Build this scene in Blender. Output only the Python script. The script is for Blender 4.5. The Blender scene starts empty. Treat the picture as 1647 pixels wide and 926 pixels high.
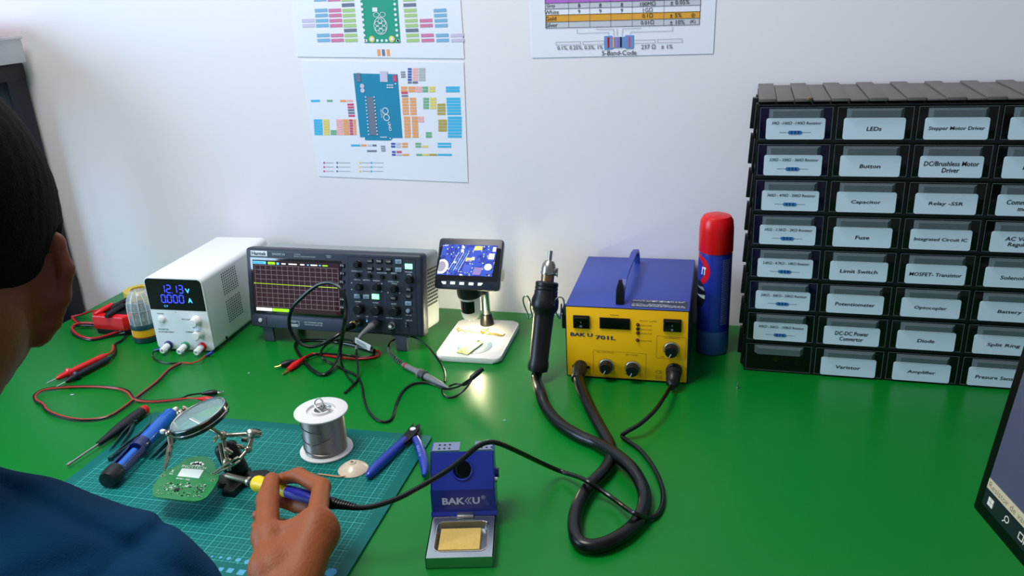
import bpy, bmesh, math, random
import numpy as np
from mathutils import Matrix, Vector
R=math.radians
random.seed(7)
SC=bpy.context.scene
COL=SC.collection
# ---------------- camera, light, exposure ----------------
cam=bpy.data.objects.new('camera',bpy.data.cameras.new('camera'));COL.objects.link(cam)
cr,cu,cb=((0.9637,0.2625,-0.0493),(-0.0495,0.357,0.9328),(0.2624,-0.8965,0.357))
cam.matrix_world=Matrix(((cr[0],cu[0],cb[0],0),(cr[1],cu[1],cb[1],0),(cr[2],cu[2],cb[2],.6),(0,0,0,1)))
cam.data.sensor_width=36;cam.data.lens=36*1313.3666/1647;cam.data.clip_start=.02;cam.data.clip_end=50
SC.camera=cam
VS=SC.view_settings
SC.display_settings.display_device='sRGB'
VS.view_transform='Standard';VS.look='None';VS.gamma=1;VS.use_curve_mapping=False;VS.exposure=0.3
W=bpy.data.worlds.new('world');SC.world=W;W.use_nodes=True
W.node_tree.nodes['Background'].inputs[0].default_value=(.74,.86,1,1)
W.node_tree.nodes['Background'].inputs[1].default_value=.24
def area(name,loc,target,size,power,col,sy=None):
    l=bpy.data.lights.new(name,'AREA');l.energy=power;l.color=col;l.size=size
    if sy: l.shape='RECTANGLE';l.size_y=sy
    o=bpy.data.objects.new(name,l);COL.objects.link(o);o.location=loc
    o.rotation_euler=(Vector(target)-Vector(loc)).to_track_quat('-Z','Y').to_euler();return o
area('window_light',(-2.9,-.3,1.0),(-.2,1.0,.1),1.3,47,(.52,.76,1),1.3)
area('ceiling_lamp',(-.82,.55,1.85),(-.45,1.1,.0),.7,24,(1,.955,.91),.7)
# ---------------- helpers ----------------
def lin(h):
    if not isinstance(h,str): return tuple(h)
    h=h.lstrip('#');h=h if len(h)==6 else ''.join(x*2 for x in h);r=[]
    for i in (0,2,4):
        c=int(h[i:i+2],16)/255;r.append(c/12.92 if c<=.04045 else ((c+.055)/1.055)**2.4)
    return tuple(r)
MATS={}
def mat(name,col='#808080',rough=.5,metal=0,emit=None,es=1,alpha=1,trans=0,ior=1.45,coat=0,noise=0,nscale=60,bump=0,bscale=200,sss=0):
    m=bpy.data.materials.new(name);m.use_nodes=True;nt=m.node_tree;b=nt.nodes['Principled BSDF'];c=lin(col)
    b.inputs['Base Color'].default_value=(*c,1);b.inputs['Roughness'].default_value=rough;b.inputs['Metallic'].default_value=metal
    b.inputs['IOR'].default_value=ior;b.inputs['Alpha'].default_value=alpha;b.inputs['Transmission Weight'].default_value=trans
    b.inputs['Coat Weight'].default_value=coat;b.inputs['Coat Roughness'].default_value=.1
    if sss: b.inputs['Subsurface Weight'].default_value=sss;b.inputs['Subsurface Radius'].default_value=(.01,.004,.002);b.inputs['Subsurface Scale'].default_value=1
    if emit: b.inputs['Emission Color'].default_value=(*lin(emit),1);b.inputs['Emission Strength'].default_value=es
    if noise or bump:
        tc=nt.nodes.new('ShaderNodeTexCoord')
    if noise:
        n=nt.nodes.new('ShaderNodeTexNoise');n.inputs['Scale'].default_value=nscale;n.inputs['Detail'].default_value=4
        nt.links.new(tc.outputs['Object'],n.inputs['Vector'])
        x=nt.nodes.new('ShaderNodeMix');x.data_type='RGBA'
        x.inputs[6].default_value=(*[v*(1-noise) for v in c],1);x.inputs[7].default_value=(*[min(1,v*(1+noise)) for v in c],1)
        nt.links.new(n.outputs[0],x.inputs[0]);nt.links.new(x.outputs[2],b.inputs['Base Color'])
    if bump:
        n=nt.nodes.new('ShaderNodeTexNoise');n.inputs['Scale'].default_value=bscale;nt.links.new(tc.outputs['Object'],n.inputs['Vector'])
        u=nt.nodes.new('ShaderNodeBump');u.inputs['Strength'].default_value=bump;u.inputs['Distance'].default_value=.002
        nt.links.new(n.outputs[0],u.inputs['Height']);nt.links.new(u.outputs[0],b.inputs['Normal'])
    MATS[name]=m;return m
class ND:
    def __init__(s,m): s.nt=m.node_tree;s.b=s.nt.nodes['Principled BSDF']
    def val(s,x,n,i):
        if isinstance(x,(int,float)): n.inputs[i].default_value=x
        else: s.nt.links.new(x,n.inputs[i])
    def m(s,op,a,b=0,c=0):
        n=s.nt.nodes.new('ShaderNodeMath');n.operation=op;s.val(a,n,0);s.val(b,n,1)
        if op in('MULTIPLY_ADD','SMOOTH_MIN'): s.val(c,n,2)
        return n.outputs[0]
    def xyz(s,kind='Object'):
        t=s.nt.nodes.new('ShaderNodeTexCoord');q=s.nt.nodes.new('ShaderNodeSeparateXYZ');s.nt.links.new(t.outputs[kind],q.inputs[0]);s.tc=t.outputs[kind];return q.outputs
    def mix(s,f,a,b):
        n=s.nt.nodes.new('ShaderNodeMix');n.data_type='RGBA';s.val(f,n,0)
        for i,x in((6,a),(7,b)):
            if isinstance(x,(tuple,str)): n.inputs[i].default_value=(*lin(x),1)
            else: s.nt.links.new(x,n.inputs[i])
        return n.outputs[2]
    def line(s,co,period,w):
        f=s.m('FRACT',s.m('DIVIDE',co,period));return s.m('LESS_THAN',s.m('ABSOLUTE',s.m('SUBTRACT',f,.5)),w/period/2)
class B:
    """collects shapes with material slots; s.M maps local coordinates"""
    def __init__(s,M=None): s.v=[];s.f=[];s.mi=[];s.mats=[];s.M=M or Matrix()
    def add(s,vs,fs,m,M=None):
        if m not in s.mats: s.mats.append(m)
        k=s.mats.index(m);o=len(s.v);T=s.M@M if M is not None else s.M
        s.v+=[tuple(T@Vector(v)) for v in vs];s.f+=[tuple(i+o for i in f) for f in fs];s.mi+=[k]*len(fs);return s
    def bm(s,bm,m,M=None):
        bm.verts.index_update();s.add([tuple(v.co) for v in bm.verts],[[v.index for v in f.verts] for f in bm.faces],m,M);bm.free()
    def box(s,c,d,m,r=0,seg=2,rot=None):
        bm=bmesh.new();bmesh.ops.create_cube(bm,size=1);bmesh.ops.scale(bm,vec=d,verts=bm.verts)
        if r: bmesh.ops.bevel(bm,geom=bm.edges[:],offset=min(r,min(d)*.49),segments=seg,affect='EDGES',profile=.5)
        T=Matrix.Translation(c)
        if rot: T=T@rot
        s.bm(bm,m,T);return s
    def bx(s,a,b,m,r=0,seg=2):
        return s.box([(a[i]+b[i])/2 for i in range(3)],[abs(b[i]-a[i]) for i in range(3)],m,r,seg)
    def lathe(s,p,axis,prof,m,n=28,cap=True):
        q=Vector((0,0,1)).rotation_difference(Vector(axis).normalized()).to_matrix().to_4x4();T=Matrix.Translation(p)@q
        vs=[];fs=[]
        for r,h in prof:
            for i in range(n):
                a=2*math.pi*i/n;vs.append((r*math.cos(a),r*math.sin(a),h))
        for j in range(len(prof)-1):
            for i in range(n):
                a=j*n+i;b=j*n+(i+1)%n;fs.append((a,b,b+n,a+n))
        if cap:
            if prof[0][0]>1e-6: fs.append(tuple(reversed(range(n))))
            if prof[-1][0]>1e-6: fs.append(tuple((len(prof)-1)*n+i for i in range(n)))
        s.add(vs,fs,m,T);return s
    def cyl(s,p0,p1,r0,m,r1=None,n=20,bev=0):
        r1=r0 if r1 is None else r1;d=Vector(p1)-Vector(p0);L=d.length
        pr=[(r0,0),(r1,L)]
        if bev: pr=[(r0-bev,0),(r0-bev*.3,bev*.3),(r0,bev),(r1,L-bev),(r1-bev*.3,L-bev*.3),(r1-bev,L)]
        return s.lathe(p0,d,pr,m,n)
    def ball(s,c,r,m,n=16):
        pr=[(max(1e-5,math.sin(math.pi*i/(n//2)))*1,-math.cos(math.pi*i/(n//2))) for i in range(n//2+1)]
        rr=r if isinstance(r,(tuple,list)) else (r,r,r)
        vs=[];fs=[]
        for a,h in pr:
            a=0 if a<1e-4 else a
            for i in range(n):
                t=2*math.pi*i/n;vs.append((c[0]+rr[0]*a*math.cos(t),c[1]+rr[1]*a*math.sin(t),c[2]+rr[2]*h))
        for j in range(len(pr)-1):
            for i in range(n):
                p=j*n+i;q=j*n+(i+1)%n;fs.append((p,q,q+n,p+n))
        s.add(vs,fs,m);return s
    def tube(s,pts,r,m,n=8,sub=6,smooth=True,closed=False,taper=None):
        P=[Vector(p) for p in pts]
        if smooth and len(P)>2:
            Q=[];rr=[];N=len(P)
            for i in range(N if closed else N-1):
                if closed: a,b,c,d=P[(i-1)%N],P[i],P[(i+1)%N],P[(i+2)%N]
                else: a,b,c,d=P[max(i-1,0)],P[i],P[i+1],P[min(i+2,N-1)]
                for k in range(sub):
                    t=k/sub;Q.append(.5*((2*b)+(c-a)*t+(2*a-5*b+4*c-d)*t*t+(3*b-a-3*c+d)*t**3))
                    if isinstance(r,(list,tuple)): rr.append(r[i]*(1-t)+r[(i+1)%N]*t)
            if not closed:
                Q.append(P[-1])
                if isinstance(r,(list,tuple)): rr.append(r[-1])
            P=Q;r=rr if rr else r
        N=len(P);R_=r if isinstance(r,(list,tuple)) else [r]*N
        T=[]
        for i in range(N):
            if closed: t=P[(i+1)%N]-P[i-1]
            else: t=P[min(i+1,N-1)]-P[max(i-1,0)]
            T.append(t.normalized() if t.length>1e-9 else Vector((0,0,1)))
        u=T[0].orthogonal().normalized();vs=[];fs=[]
        for i in range(N):
            if i: u=T[i-1].rotation_difference(T[i])@u
            w=T[i].cross(u)
            for k in range(n):
                a=2*math.pi*k/n;vs.append(tuple(P[i]+(u*math.cos(a)+w*math.sin(a))*R_[i]))
        for i in range(N if closed else N-1):
            for k in range(n):
                a=i*n+k;b=i*n+(k+1)%n;j=((i+1)%N)*n;fs.append((a,b,j+(k+1)%n,j+k))
        if not closed: fs.append(tuple(reversed(range(n))));fs.append(tuple((N-1)*n+k for k in range(n)))
        s.add(vs,fs,m);return s
    def prism(s,poly,h0,h1,m,bev=0):
        """polygon (u,v), counter-clockwise, extruded from n=h0 to n=h1"""
        n=len(poly)
        vs=[(x,y,h0) for x,y in poly]+[(x,y,h1) for x,y in poly]
        fs=[tuple(reversed(range(n))),tuple(range(n,2*n))]+[(i,(i+1)%n,n+(i+1)%n,n+i) for i in range(n)]
        if bev:
            bm=bmesh.new();V=[bm.verts.new(v) for v in vs]
            for f in fs: bm.faces.new([V[i] for i in f])
            es=[e for e in bm.edges if abs(e.verts[0].co.z-e.verts[1].co.z)<1e-7]
            bmesh.ops.bevel(bm,geom=es,offset=bev,segments=2,affect='EDGES',profile=.5)
            s.bm(bm,m)
        else: s.add(vs,fs,m)
        return s
    def rect(s,x0,y0,x1,y1,m,h=.0003,sk=0):
        """thin printed rectangle on the frame plane, sk shears"""
        s.add([(x0,y0,h),(x1,y0,h),(x1+sk,y1,h),(x0+sk,y1,h)],[(0,1,2,3)],m);return s
    def poly(s,pts,m,h=.0003): s.add([(x,y,h) for x,y in pts],[tuple(range(len(pts)))],m);return s
    def disc(s,x,y,r,m,h=.0003,n=20,ry=None):
        return s.poly([(x+r*math.cos(2*math.pi*i/n),y+(ry or r)*math.sin(2*math.pi*i/n)) for i in range(n)],m,h)
    def ring(s,x,y,r0,r1,m,h=.0003,n=24,a0=0,a1=2*math.pi,e=1):
        vs=[];fs=[]
        for i in range(n+1):
            a=a0+(a1-a0)*i/n
            for r in(r0,r1): vs.append((x+r*math.cos(a),y+r*e*math.sin(a),h))
        for i in range(n): fs.append((2*i,2*i+1,2*i+3,2*i+2))
        s.add(vs,fs,m);return s
    def seg(s,x0,y0,x1,y1,w,m,h=.0003):
        d=Vector((x1-x0,y1-y0,0));p=Vector((-d.y,d.x,0)).normalized()*w/2
        s.add([(x0-p.x,y0-p.y,h),(x1-p.x,y1-p.y,h),(x1+p.x,y1+p.y,h),(x0+p.x,y0+p.y,h)],[(0,1,2,3)],m);return s
    def pl(s,pts,w,m,h=.0003,closed=False):
        for i in range(len(pts) if closed else len(pts)-1): s.seg(*pts[i],*pts[(i+1)%len(pts)],w,m,h)
        return s
    def text(s,t,x,y,m,w=None,hgt=None,h=.0004,shear=0,bold=0,al='C',rot=0,M=None):
        """text centred (or left, al='L') at x,y; fitted to width w and/or height hgt"""
        c=bpy.data.curves.new('t','FONT');c.body=t;c.align_x='CENTER';c.shear=shear;c.offset=bold;c.resolution_u=2
        o=bpy.data.objects.new('t',c);me=bpy.data.meshes.new_from_object(o)
        vs=[tuple(v.co) for v in me.vertices];fs=[tuple(p.vertices) for p in me.polygons]
        bpy.data.objects.remove(o);bpy.data.curves.remove(c);bpy.data.meshes.remove(me)
        if not vs: return s
        xs=[v[0] for v in vs];ys=[v[1] for v in vs];bw=max(xs)-min(xs);bh=max(ys)-min(ys)
        sx=w/bw if w else hgt/bh;sy=hgt/bh if hgt else sx
        cx=min(xs) if al=='L' else (min(xs)+max(xs))/2;cy=(min(ys)+max(ys))/2
        ca,sa=math.cos(rot),math.sin(rot);o=[]
        for v in vs:
            a=(v[0]-cx)*sx;b=(v[1]-cy)*sy;o.append((x+a*ca-b*sa,y+a*sa+b*ca,h))
        s.add(o,fs,m,M);return s
def frm(O,U,V):
    U=Vector(U).normalized();V=Vector(V).normalized();N=U.cross(V)
    return Matrix(((U.x,V.x,N.x,O[0]),(U.y,V.y,N.y,O[1]),(U.z,V.z,N.z,O[2]),(0,0,0,1)))
WM={}
def thing(name,label,cat,loc=(0,0,0),rz=0,group=None):
    o=bpy.data.objects.new(name,None);COL.objects.link(o);o.location=loc;o.rotation_euler=(0,0,rz);o.empty_display_size=.01
    o['label']=label;o['category']=cat
    if group: o['group']=group
    WM[o.name]=Matrix.Translation(loc)@Matrix.Rotation(rz,4,'Z');return o
def obj(name,b,parent=None,smooth=35,label=None):
    """b in world coordinates; becomes one mesh object"""
    if parent is None:
        xs=[v[0] for v in b.v];ys=[v[1] for v in b.v];zs=[v[2] for v in b.v]
        T=Matrix.Translation(((min(xs)+max(xs))/2,(min(ys)+max(ys))/2,min(zs)))
    else: T=WM[parent.name]
    I=T.inverted();me=bpy.data.meshes.new(name)
    me.from_pydata([tuple(I@Vector(v)) for v in b.v],[],b.f)
    for m in b.mats: me.materials.append(MATS[m])
    me.polygons.foreach_set('material_index',b.mi)
    me.polygons.foreach_set('use_smooth',[True]*len(b.f));me.update()
    if smooth<180: me.set_sharp_from_angle(angle=R(smooth))
    o=bpy.data.objects.new(name,me);COL.objects.link(o)
    if parent is None: o.matrix_world=T;o.location=T.translation
    else: o.parent=parent
    WM[o.name]=T
    if label: o['label']=label
    return o
def tag(o,label,cat,group=None,kind=None):
    o['label']=label;o['category']=cat
    if group:o['group']=group
    if kind:o['kind']=kind
    return o
def struct(o): o['kind']='structure';return o
# ---- smooth solid from rounded cones and ellipsoids (surface nets) ----
def sdf_mesh(prims,h,disp=None):
    """prims: (kind,args...,k): 'c' a b ra rb k | 'e' centre axes(3 vectors scaled) k | 'cut' centre normal k"""
    lo=np.full(3,1e9);hi=-lo
    for p in prims:
        if p[0]=='c':
            for q,r in((p[1],p[3]),(p[2],p[4])): lo=np.minimum(lo,np.array(q)-r);hi=np.maximum(hi,np.array(q)+r)
        elif p[0]=='e':
            c=np.array(p[1]);r=max(np.linalg.norm(a) for a in p[2]);lo=np.minimum(lo,c-r);hi=np.maximum(hi,c+r)
    lo-=3*h;hi+=3*h;n=np.ceil((hi-lo)/h).astype(int)+1
    ax=[lo[i]+h*np.arange(n[i]) for i in range(3)]
    X,Y,Z=np.meshgrid(*ax,indexing='ij',sparse=False);X=X.astype(np.float32);Y=Y.astype(np.float32);Z=Z.astype(np.float32)
    F=np.full(X.shape,1.0,np.float32)
    for p in prims:
        k=p[-1]
        if p[0]=='c':
            a=np.array(p[1]);b=np.array(p[2]);d=b-a;L=max(d@d,1e-12)
            t=np.clip(((X-a[0])*d[0]+(Y-a[1])*d[1]+(Z-a[2])*d[2])/L,0,1)
            f=np.sqrt((X-a[0]-t*d[0])**2+(Y-a[1]-t*d[1])**2+(Z-a[2]-t*d[2])**2)-(p[3]+t*(p[4]-p[3]))
        elif p[0]=='e' or p[0]=='sub':
            c=np.array(p[1]);q=0;g=0
            for a in p[2]:
                a=np.array(a);L=np.linalg.norm(a);u=((X-c[0])*a[0]+(Y-c[1])*a[1]+(Z-c[2])*a[2])/L;q=q+(u/L)**2;g=g+(u/L/L)**2
            q=np.sqrt(q);f=q*(q-1)/np.maximum(np.sqrt(g),1e-6)
        elif p[0]=='cut':
            c=np.array(p[1]);m=np.array(p[2]);m=m/np.linalg.norm(m);f=(X-c[0])*m[0]+(Y-c[1])*m[1]+(Z-c[2])*m[2]
        elif p[0]=='groove':
            f=np.abs((X-p[1][0])*p[2][0]+(Y-p[1][1])*p[2][1]+(Z-p[1][2])*p[2][2]);g=np.sqrt((X-p[1][0])**2+(Y-p[1][1])**2+(Z-p[1][2])**2)
            F=F+p[4]*np.exp(-(f/p[5])**2)*np.clip(1.3-g/p[3],0,1);continue
        if p[0] in('cut','sub'):
            if p[0]=='sub': f=-f
            g=np.clip(.5-.5*(F-f)/k,0,1);F=F*(1-g)+f*g+k*g*(1-g)
        else:
            g=np.clip(.5+.5*(F-f)/k,0,1);F=F*(1-g)+f*g-k*g*(1-g)
    if disp is not None: F=F+disp(X,Y,Z)
    S=F<0;nx,ny,nz=[v-1 for v in F.shape]
    cnt=np.zeros((nx,ny,nz),np.int8)
    cor=[(i,j,k) for i in(0,1) for j in(0,1) for k in(0,1)]
    for i,j,k in cor: cnt+=S[i:i+nx,j:j+ny,k:k+nz]
    act=(cnt>0)&(cnt<8);idx=np.full(act.shape,-1,np.int64);ids=np.argwhere(act);idx[act]=np.arange(len(ids))
    acc=np.zeros((len(ids),3));num=np.zeros(len(ids));I,J,K=ids.T
    for a in cor:
        for d in range(3):
            if a[d]: continue
            b=list(a);b[d]=1
            fa=F[I+a[0],J+a[1],K+a[2]];fb=F[I+b[0],J+b[1],K+b[2]];m=(fa<0)!=(fb<0)
            t=np.where(m,fa/np.where(fa==fb,1,fa-fb),0);pt=np.array(a,float)[None,:].repeat(len(ids),0);pt[:,d]+=t
            acc[m]+=pt[m];num[m]+=1
    V=(ids+acc/np.maximum(num,1)[:,None])*h+lo
    fs=[]
    for d in range(3):
        sl0=[slice(None)]*3;sl1=[slice(None)]*3;sl0[d]=slice(0,-1);sl1[d]=slice(1,None)
        A=S[tuple(sl0)];Bq=S[tuple(sl1)];e=np.argwhere(A!=Bq);u,w=[(1,2),(2,0),(0,1)][d]
        ok=(e[:,u]>0)&(e[:,w]>0)&(e[:,u]<F.shape[u]-1)&(e[:,w]<F.shape[w]-1);e=e[ok]
        def g(du,dw):
            q=e.copy();q[:,u]-=du;q[:,w]-=dw;return idx[q[:,0],q[:,1],q[:,2]]
        q=np.stack([g(1,1),g(0,1),g(0,0),g(1,0)],1);flip=~A[e[:,0],e[:,1],e[:,2]]
        q[flip]=q[flip][:,::-1];fs.append(q)
    fs=np.concatenate(fs);return V.tolist(),[tuple(int(i) for i in f) for f in fs]
def vadd(a,b,s=1): return tuple(a[i]+b[i]*s for i in range(3))
# ---------------- materials ----------------
mat('green_laminate','#027424',.33,noise=.06,nscale=6);MATS['green_laminate'].node_tree.nodes['Principled BSDF'].inputs['Specular IOR Level'].default_value=.3
mat('wall_paint','#e6e4e9',.75,noise=.02,nscale=3)
mat('floor_mat','#3a3836',.6)
mat('black','#08090b',.45);mat('blackgloss','#050608',.15);mat('rubber','#0b0d11',.38);mat('cablex','#040507',.3)
mat('white','#e9eaec',.4);mat('paper','#e6e8f4',.8);mat('chrome','#c9c9c9',.18,1);mat('steel','#a8a49c',.3,1);mat('brass','#b79a55',.28,1)
mat('ink','#15171c',.7);mat('inkgrey','#70757e',.7);mat('red','#c30d12',.35);mat('redcable','#a8120f',.35)
mat('clear','#e8eef2',.06,trans=1,ior=1.3,alpha=.35)
# ---------------- setting ----------------
YW=1.384
def slab(name,a,b_,m): return struct(obj(name,B().bx(a,b_,m)))
slab('wall_back',(-3.4,YW,-.75),(2.6,YW+.1,1.95),'wall_paint')
slab('floor',(-3.4,-1.6,-.8),(2.6,YW+.1,-.75),'floor_mat')
# ---------------- desk ----------------
t=thing('desk','long green laminate workbench against the white wall','desk',(-.1,.7,-.75))
b=B();b.bx((-1.283,.30,-.03),(1.5,YW-.001,0),'green_laminate',.002);obj('tabletop',b,t)
for x in(-1.2,1.42):
    for y in(.36,1.3): b=B();b.bx((x-.025,y-.025,-.75),(x+.025,y+.025,-.03),'steel',.003);obj('leg',b,t)
# ---------------- printed sheets on the wall ----------------
for k,c in dict(g='#a9c88b',p='#cf7fa6',b='#7fb2d6',l='#c9c3dd',d='#707b92',o='#f0a46a',r='#f3b3b5',n='#74b48c',y='#e3d36a',c='#3fb9e8',m='#d2537c',e='#b9a452',v='#4a63b5',x='#b5b8c2').items(): mat('k_'+k,c,.8)
mat('pcb_teal','#2a9c83',.8);mat('pcb_blue','#1f87b0',.8);mat('gold_row','#e0a23a',.8);mat('grey_row','#c3c6d0',.8);mat('violet_row','#b46acb',.8)
WF=frm((0,YW,0),(1,0,0),(0,0,1))
def sheet(corners):
    b=B(WF);b.prism(corners,.0004,.0012,'paper');return b
PH=.0016
# microcontroller pinout, upper
b=sheet([(-0.7886,0.4809),(-0.4688,0.4701),(-0.468,0.685),(-0.777,0.69)])
for a in [(-0.6876,0.5805,-0.6635,0.5859,'k_g'),(-0.714,0.5815,-0.6896,0.587,'k_p'),(-0.7405,0.5827,-0.7159,0.5882,'k_b'),(-0.5721,0.5757,-0.5489,0.581,'k_g'),(-0.545,0.5745,-0.522,0.5799,'k_p'),(-0.5181,0.5734,-0.4954,0.5787,'k_b'),(-0.6879,0.5719,-0.6637,0.5773,'k_g'),(-0.7143,0.5729,-0.6898,0.5784,'k_p'),(-0.7409,0.574,-0.7163,0.5795,'k_b'),(-0.5721,0.5673,-0.5489,0.5726,'k_g'),(-0.6882,0.5629,-0.6639,0.5687,'k_d'),(-0.5722,0.5585,-0.5489,0.5641,'k_d'),(-0.6885,0.5539,-0.6642,0.5597,'k_g'),(-0.715,0.5549,-0.6905,0.5607,'k_p'),(-0.7418,0.5559,-0.717,0.5617,'k_b'),(-0.5722,0.5496,-0.5488,0.5553,'k_g'),(-0.5179,0.5476,-0.4949,0.5532,'k_b'),(-0.6888,0.5456,-0.6644,0.5514,'k_g'),(-0.7153,0.5465,-0.6907,0.5524,'k_p'),(-0.7422,0.5475,-0.7173,0.5533,'k_b'),(-0.5722,0.5415,-0.5488,0.5471,'k_g'),(-0.5178,0.5395,-0.4948,0.5451,'k_b'),(-0.689,0.5369,-0.6646,0.5427,'k_g'),(-0.7157,0.5378,-0.691,0.5436,'k_p'),(-0.7425,0.5387,-0.7177,0.5445,'k_b'),(-0.7697,0.5396,-0.7446,0.5455,'k_l'),(-0.5722,0.5329,-0.5488,0.5386,'k_g'),(-0.5448,0.532,-0.5216,0.5376,'k_p'),(-0.5177,0.5311,-0.4946,0.5367,'k_b'),(-0.6893,0.5285,-0.6648,0.5343,'k_g'),(-0.716,0.5294,-0.6913,0.5352,'k_p'),(-0.7429,0.5303,-0.718,0.5361,'k_b'),(-0.7701,0.5311,-0.7449,0.537,'k_l'),(-0.5723,0.5247,-0.5487,0.5303,'k_g'),(-0.5448,0.5238,-0.5215,0.5294,'k_p'),(-0.5176,0.5229,-0.4945,0.5285,'k_b'),(-0.6895,0.5205,-0.665,0.5262,'k_d'),(-0.5723,0.5168,-0.5487,0.5225,'k_d'),(-0.6898,0.512,-0.6652,0.5178,'k_g'),(-0.7166,0.5128,-0.6918,0.5186,'k_p'),(-0.7437,0.5136,-0.7186,0.5194,'k_b'),(-0.5723,0.5086,-0.5487,0.5142,'k_g'),(-0.5447,0.5077,-0.5213,0.5133,'k_p'),(-0.5174,0.5069,-0.4942,0.5125,'k_b'),(-0.4903,0.5061,-0.4674,0.5116,'k_l'),(-0.6901,0.5036,-0.6654,0.5093,'k_g'),(-0.7169,0.5043,-0.6921,0.5101,'k_p'),(-0.7441,0.5051,-0.7189,0.5109,'k_b'),(-0.5723,0.5002,-0.5486,0.5058,'k_g'),(-0.5446,0.4995,-0.5212,0.505,'k_p'),(-0.5173,0.4987,-0.4941,0.5042,'k_b'),(-0.4901,0.4979,-0.4672,0.5034,'k_l')]: b.rect(*a,PH)
b.poly([(-0.6525,0.5013),(-0.5839,0.4993),(-0.5815,0.5811),(-0.6516,0.584)],'pcb_teal',PH)
for x,y in [(-0.6373,0.5072),(-0.5994,0.5065)]: b.disc(x,y,.0055,'k_y',PH+.0006);b.disc(x,y,.003,'paper',PH+.0009)
for x,y in [(-0.6494,0.5747),(-0.6497,0.5661),(-0.6499,0.5575),(-0.6502,0.5489),(-0.6505,0.5402),(-0.6508,0.5315),(-0.6511,0.5227),(-0.6513,0.5139),(-0.6516,0.5051),(-0.5878,0.5721),(-0.5879,0.5637),(-0.588,0.5552),(-0.5882,0.5466),(-0.5883,0.538),(-0.5885,0.5294),(-0.5886,0.5207),(-0.5887,0.512),(-0.5889,0.5033),(-0.627,0.5046),(-0.6184,0.5043),(-0.61,0.5041),(-0.5877,0.5035),(-0.6487,0.5052)]: b.disc(x,y,.0025,'paper',PH+.0006,10)
b.poly([(-0.6308,0.5529),(-0.6214,0.5525),(-0.621,0.5594),(-0.6304,0.5598)],'paper',PH+.0005)
cx,cy=(-0.6182,0.53)
for i in range(6):
    a=i*math.pi/3+.52;b.ring(cx+.0075*math.cos(a),cy-.001+.0085*math.sin(a),.0032,.0042,'paper',PH+.0006,10)
b.ring(cx,cy-.001,.0036,.0046,'paper',PH+.0006,10);b.ring(cx,cy-.001,.0118,.0128,'paper',PH+.0006,24,e=1.15)
for s in(-1,1): b.ring(cx+s*.006,cy+.0175,.0048,.0058,'paper',PH+.0006,16,e=.75)
for i,(x,y) in enumerate([(-0.6272,0.4842),(-0.6183,0.4839),(-0.6092,0.4837)]): b.rect(x-.0028,y-.0055,x+.0028,y+.0055,('k_o','k_d','k_o')[i],PH)
obj_=obj('printed_sheet',b);tag(obj_,'printed green microcontroller pinout sheet taped highest on the left of the wall','poster')
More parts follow.
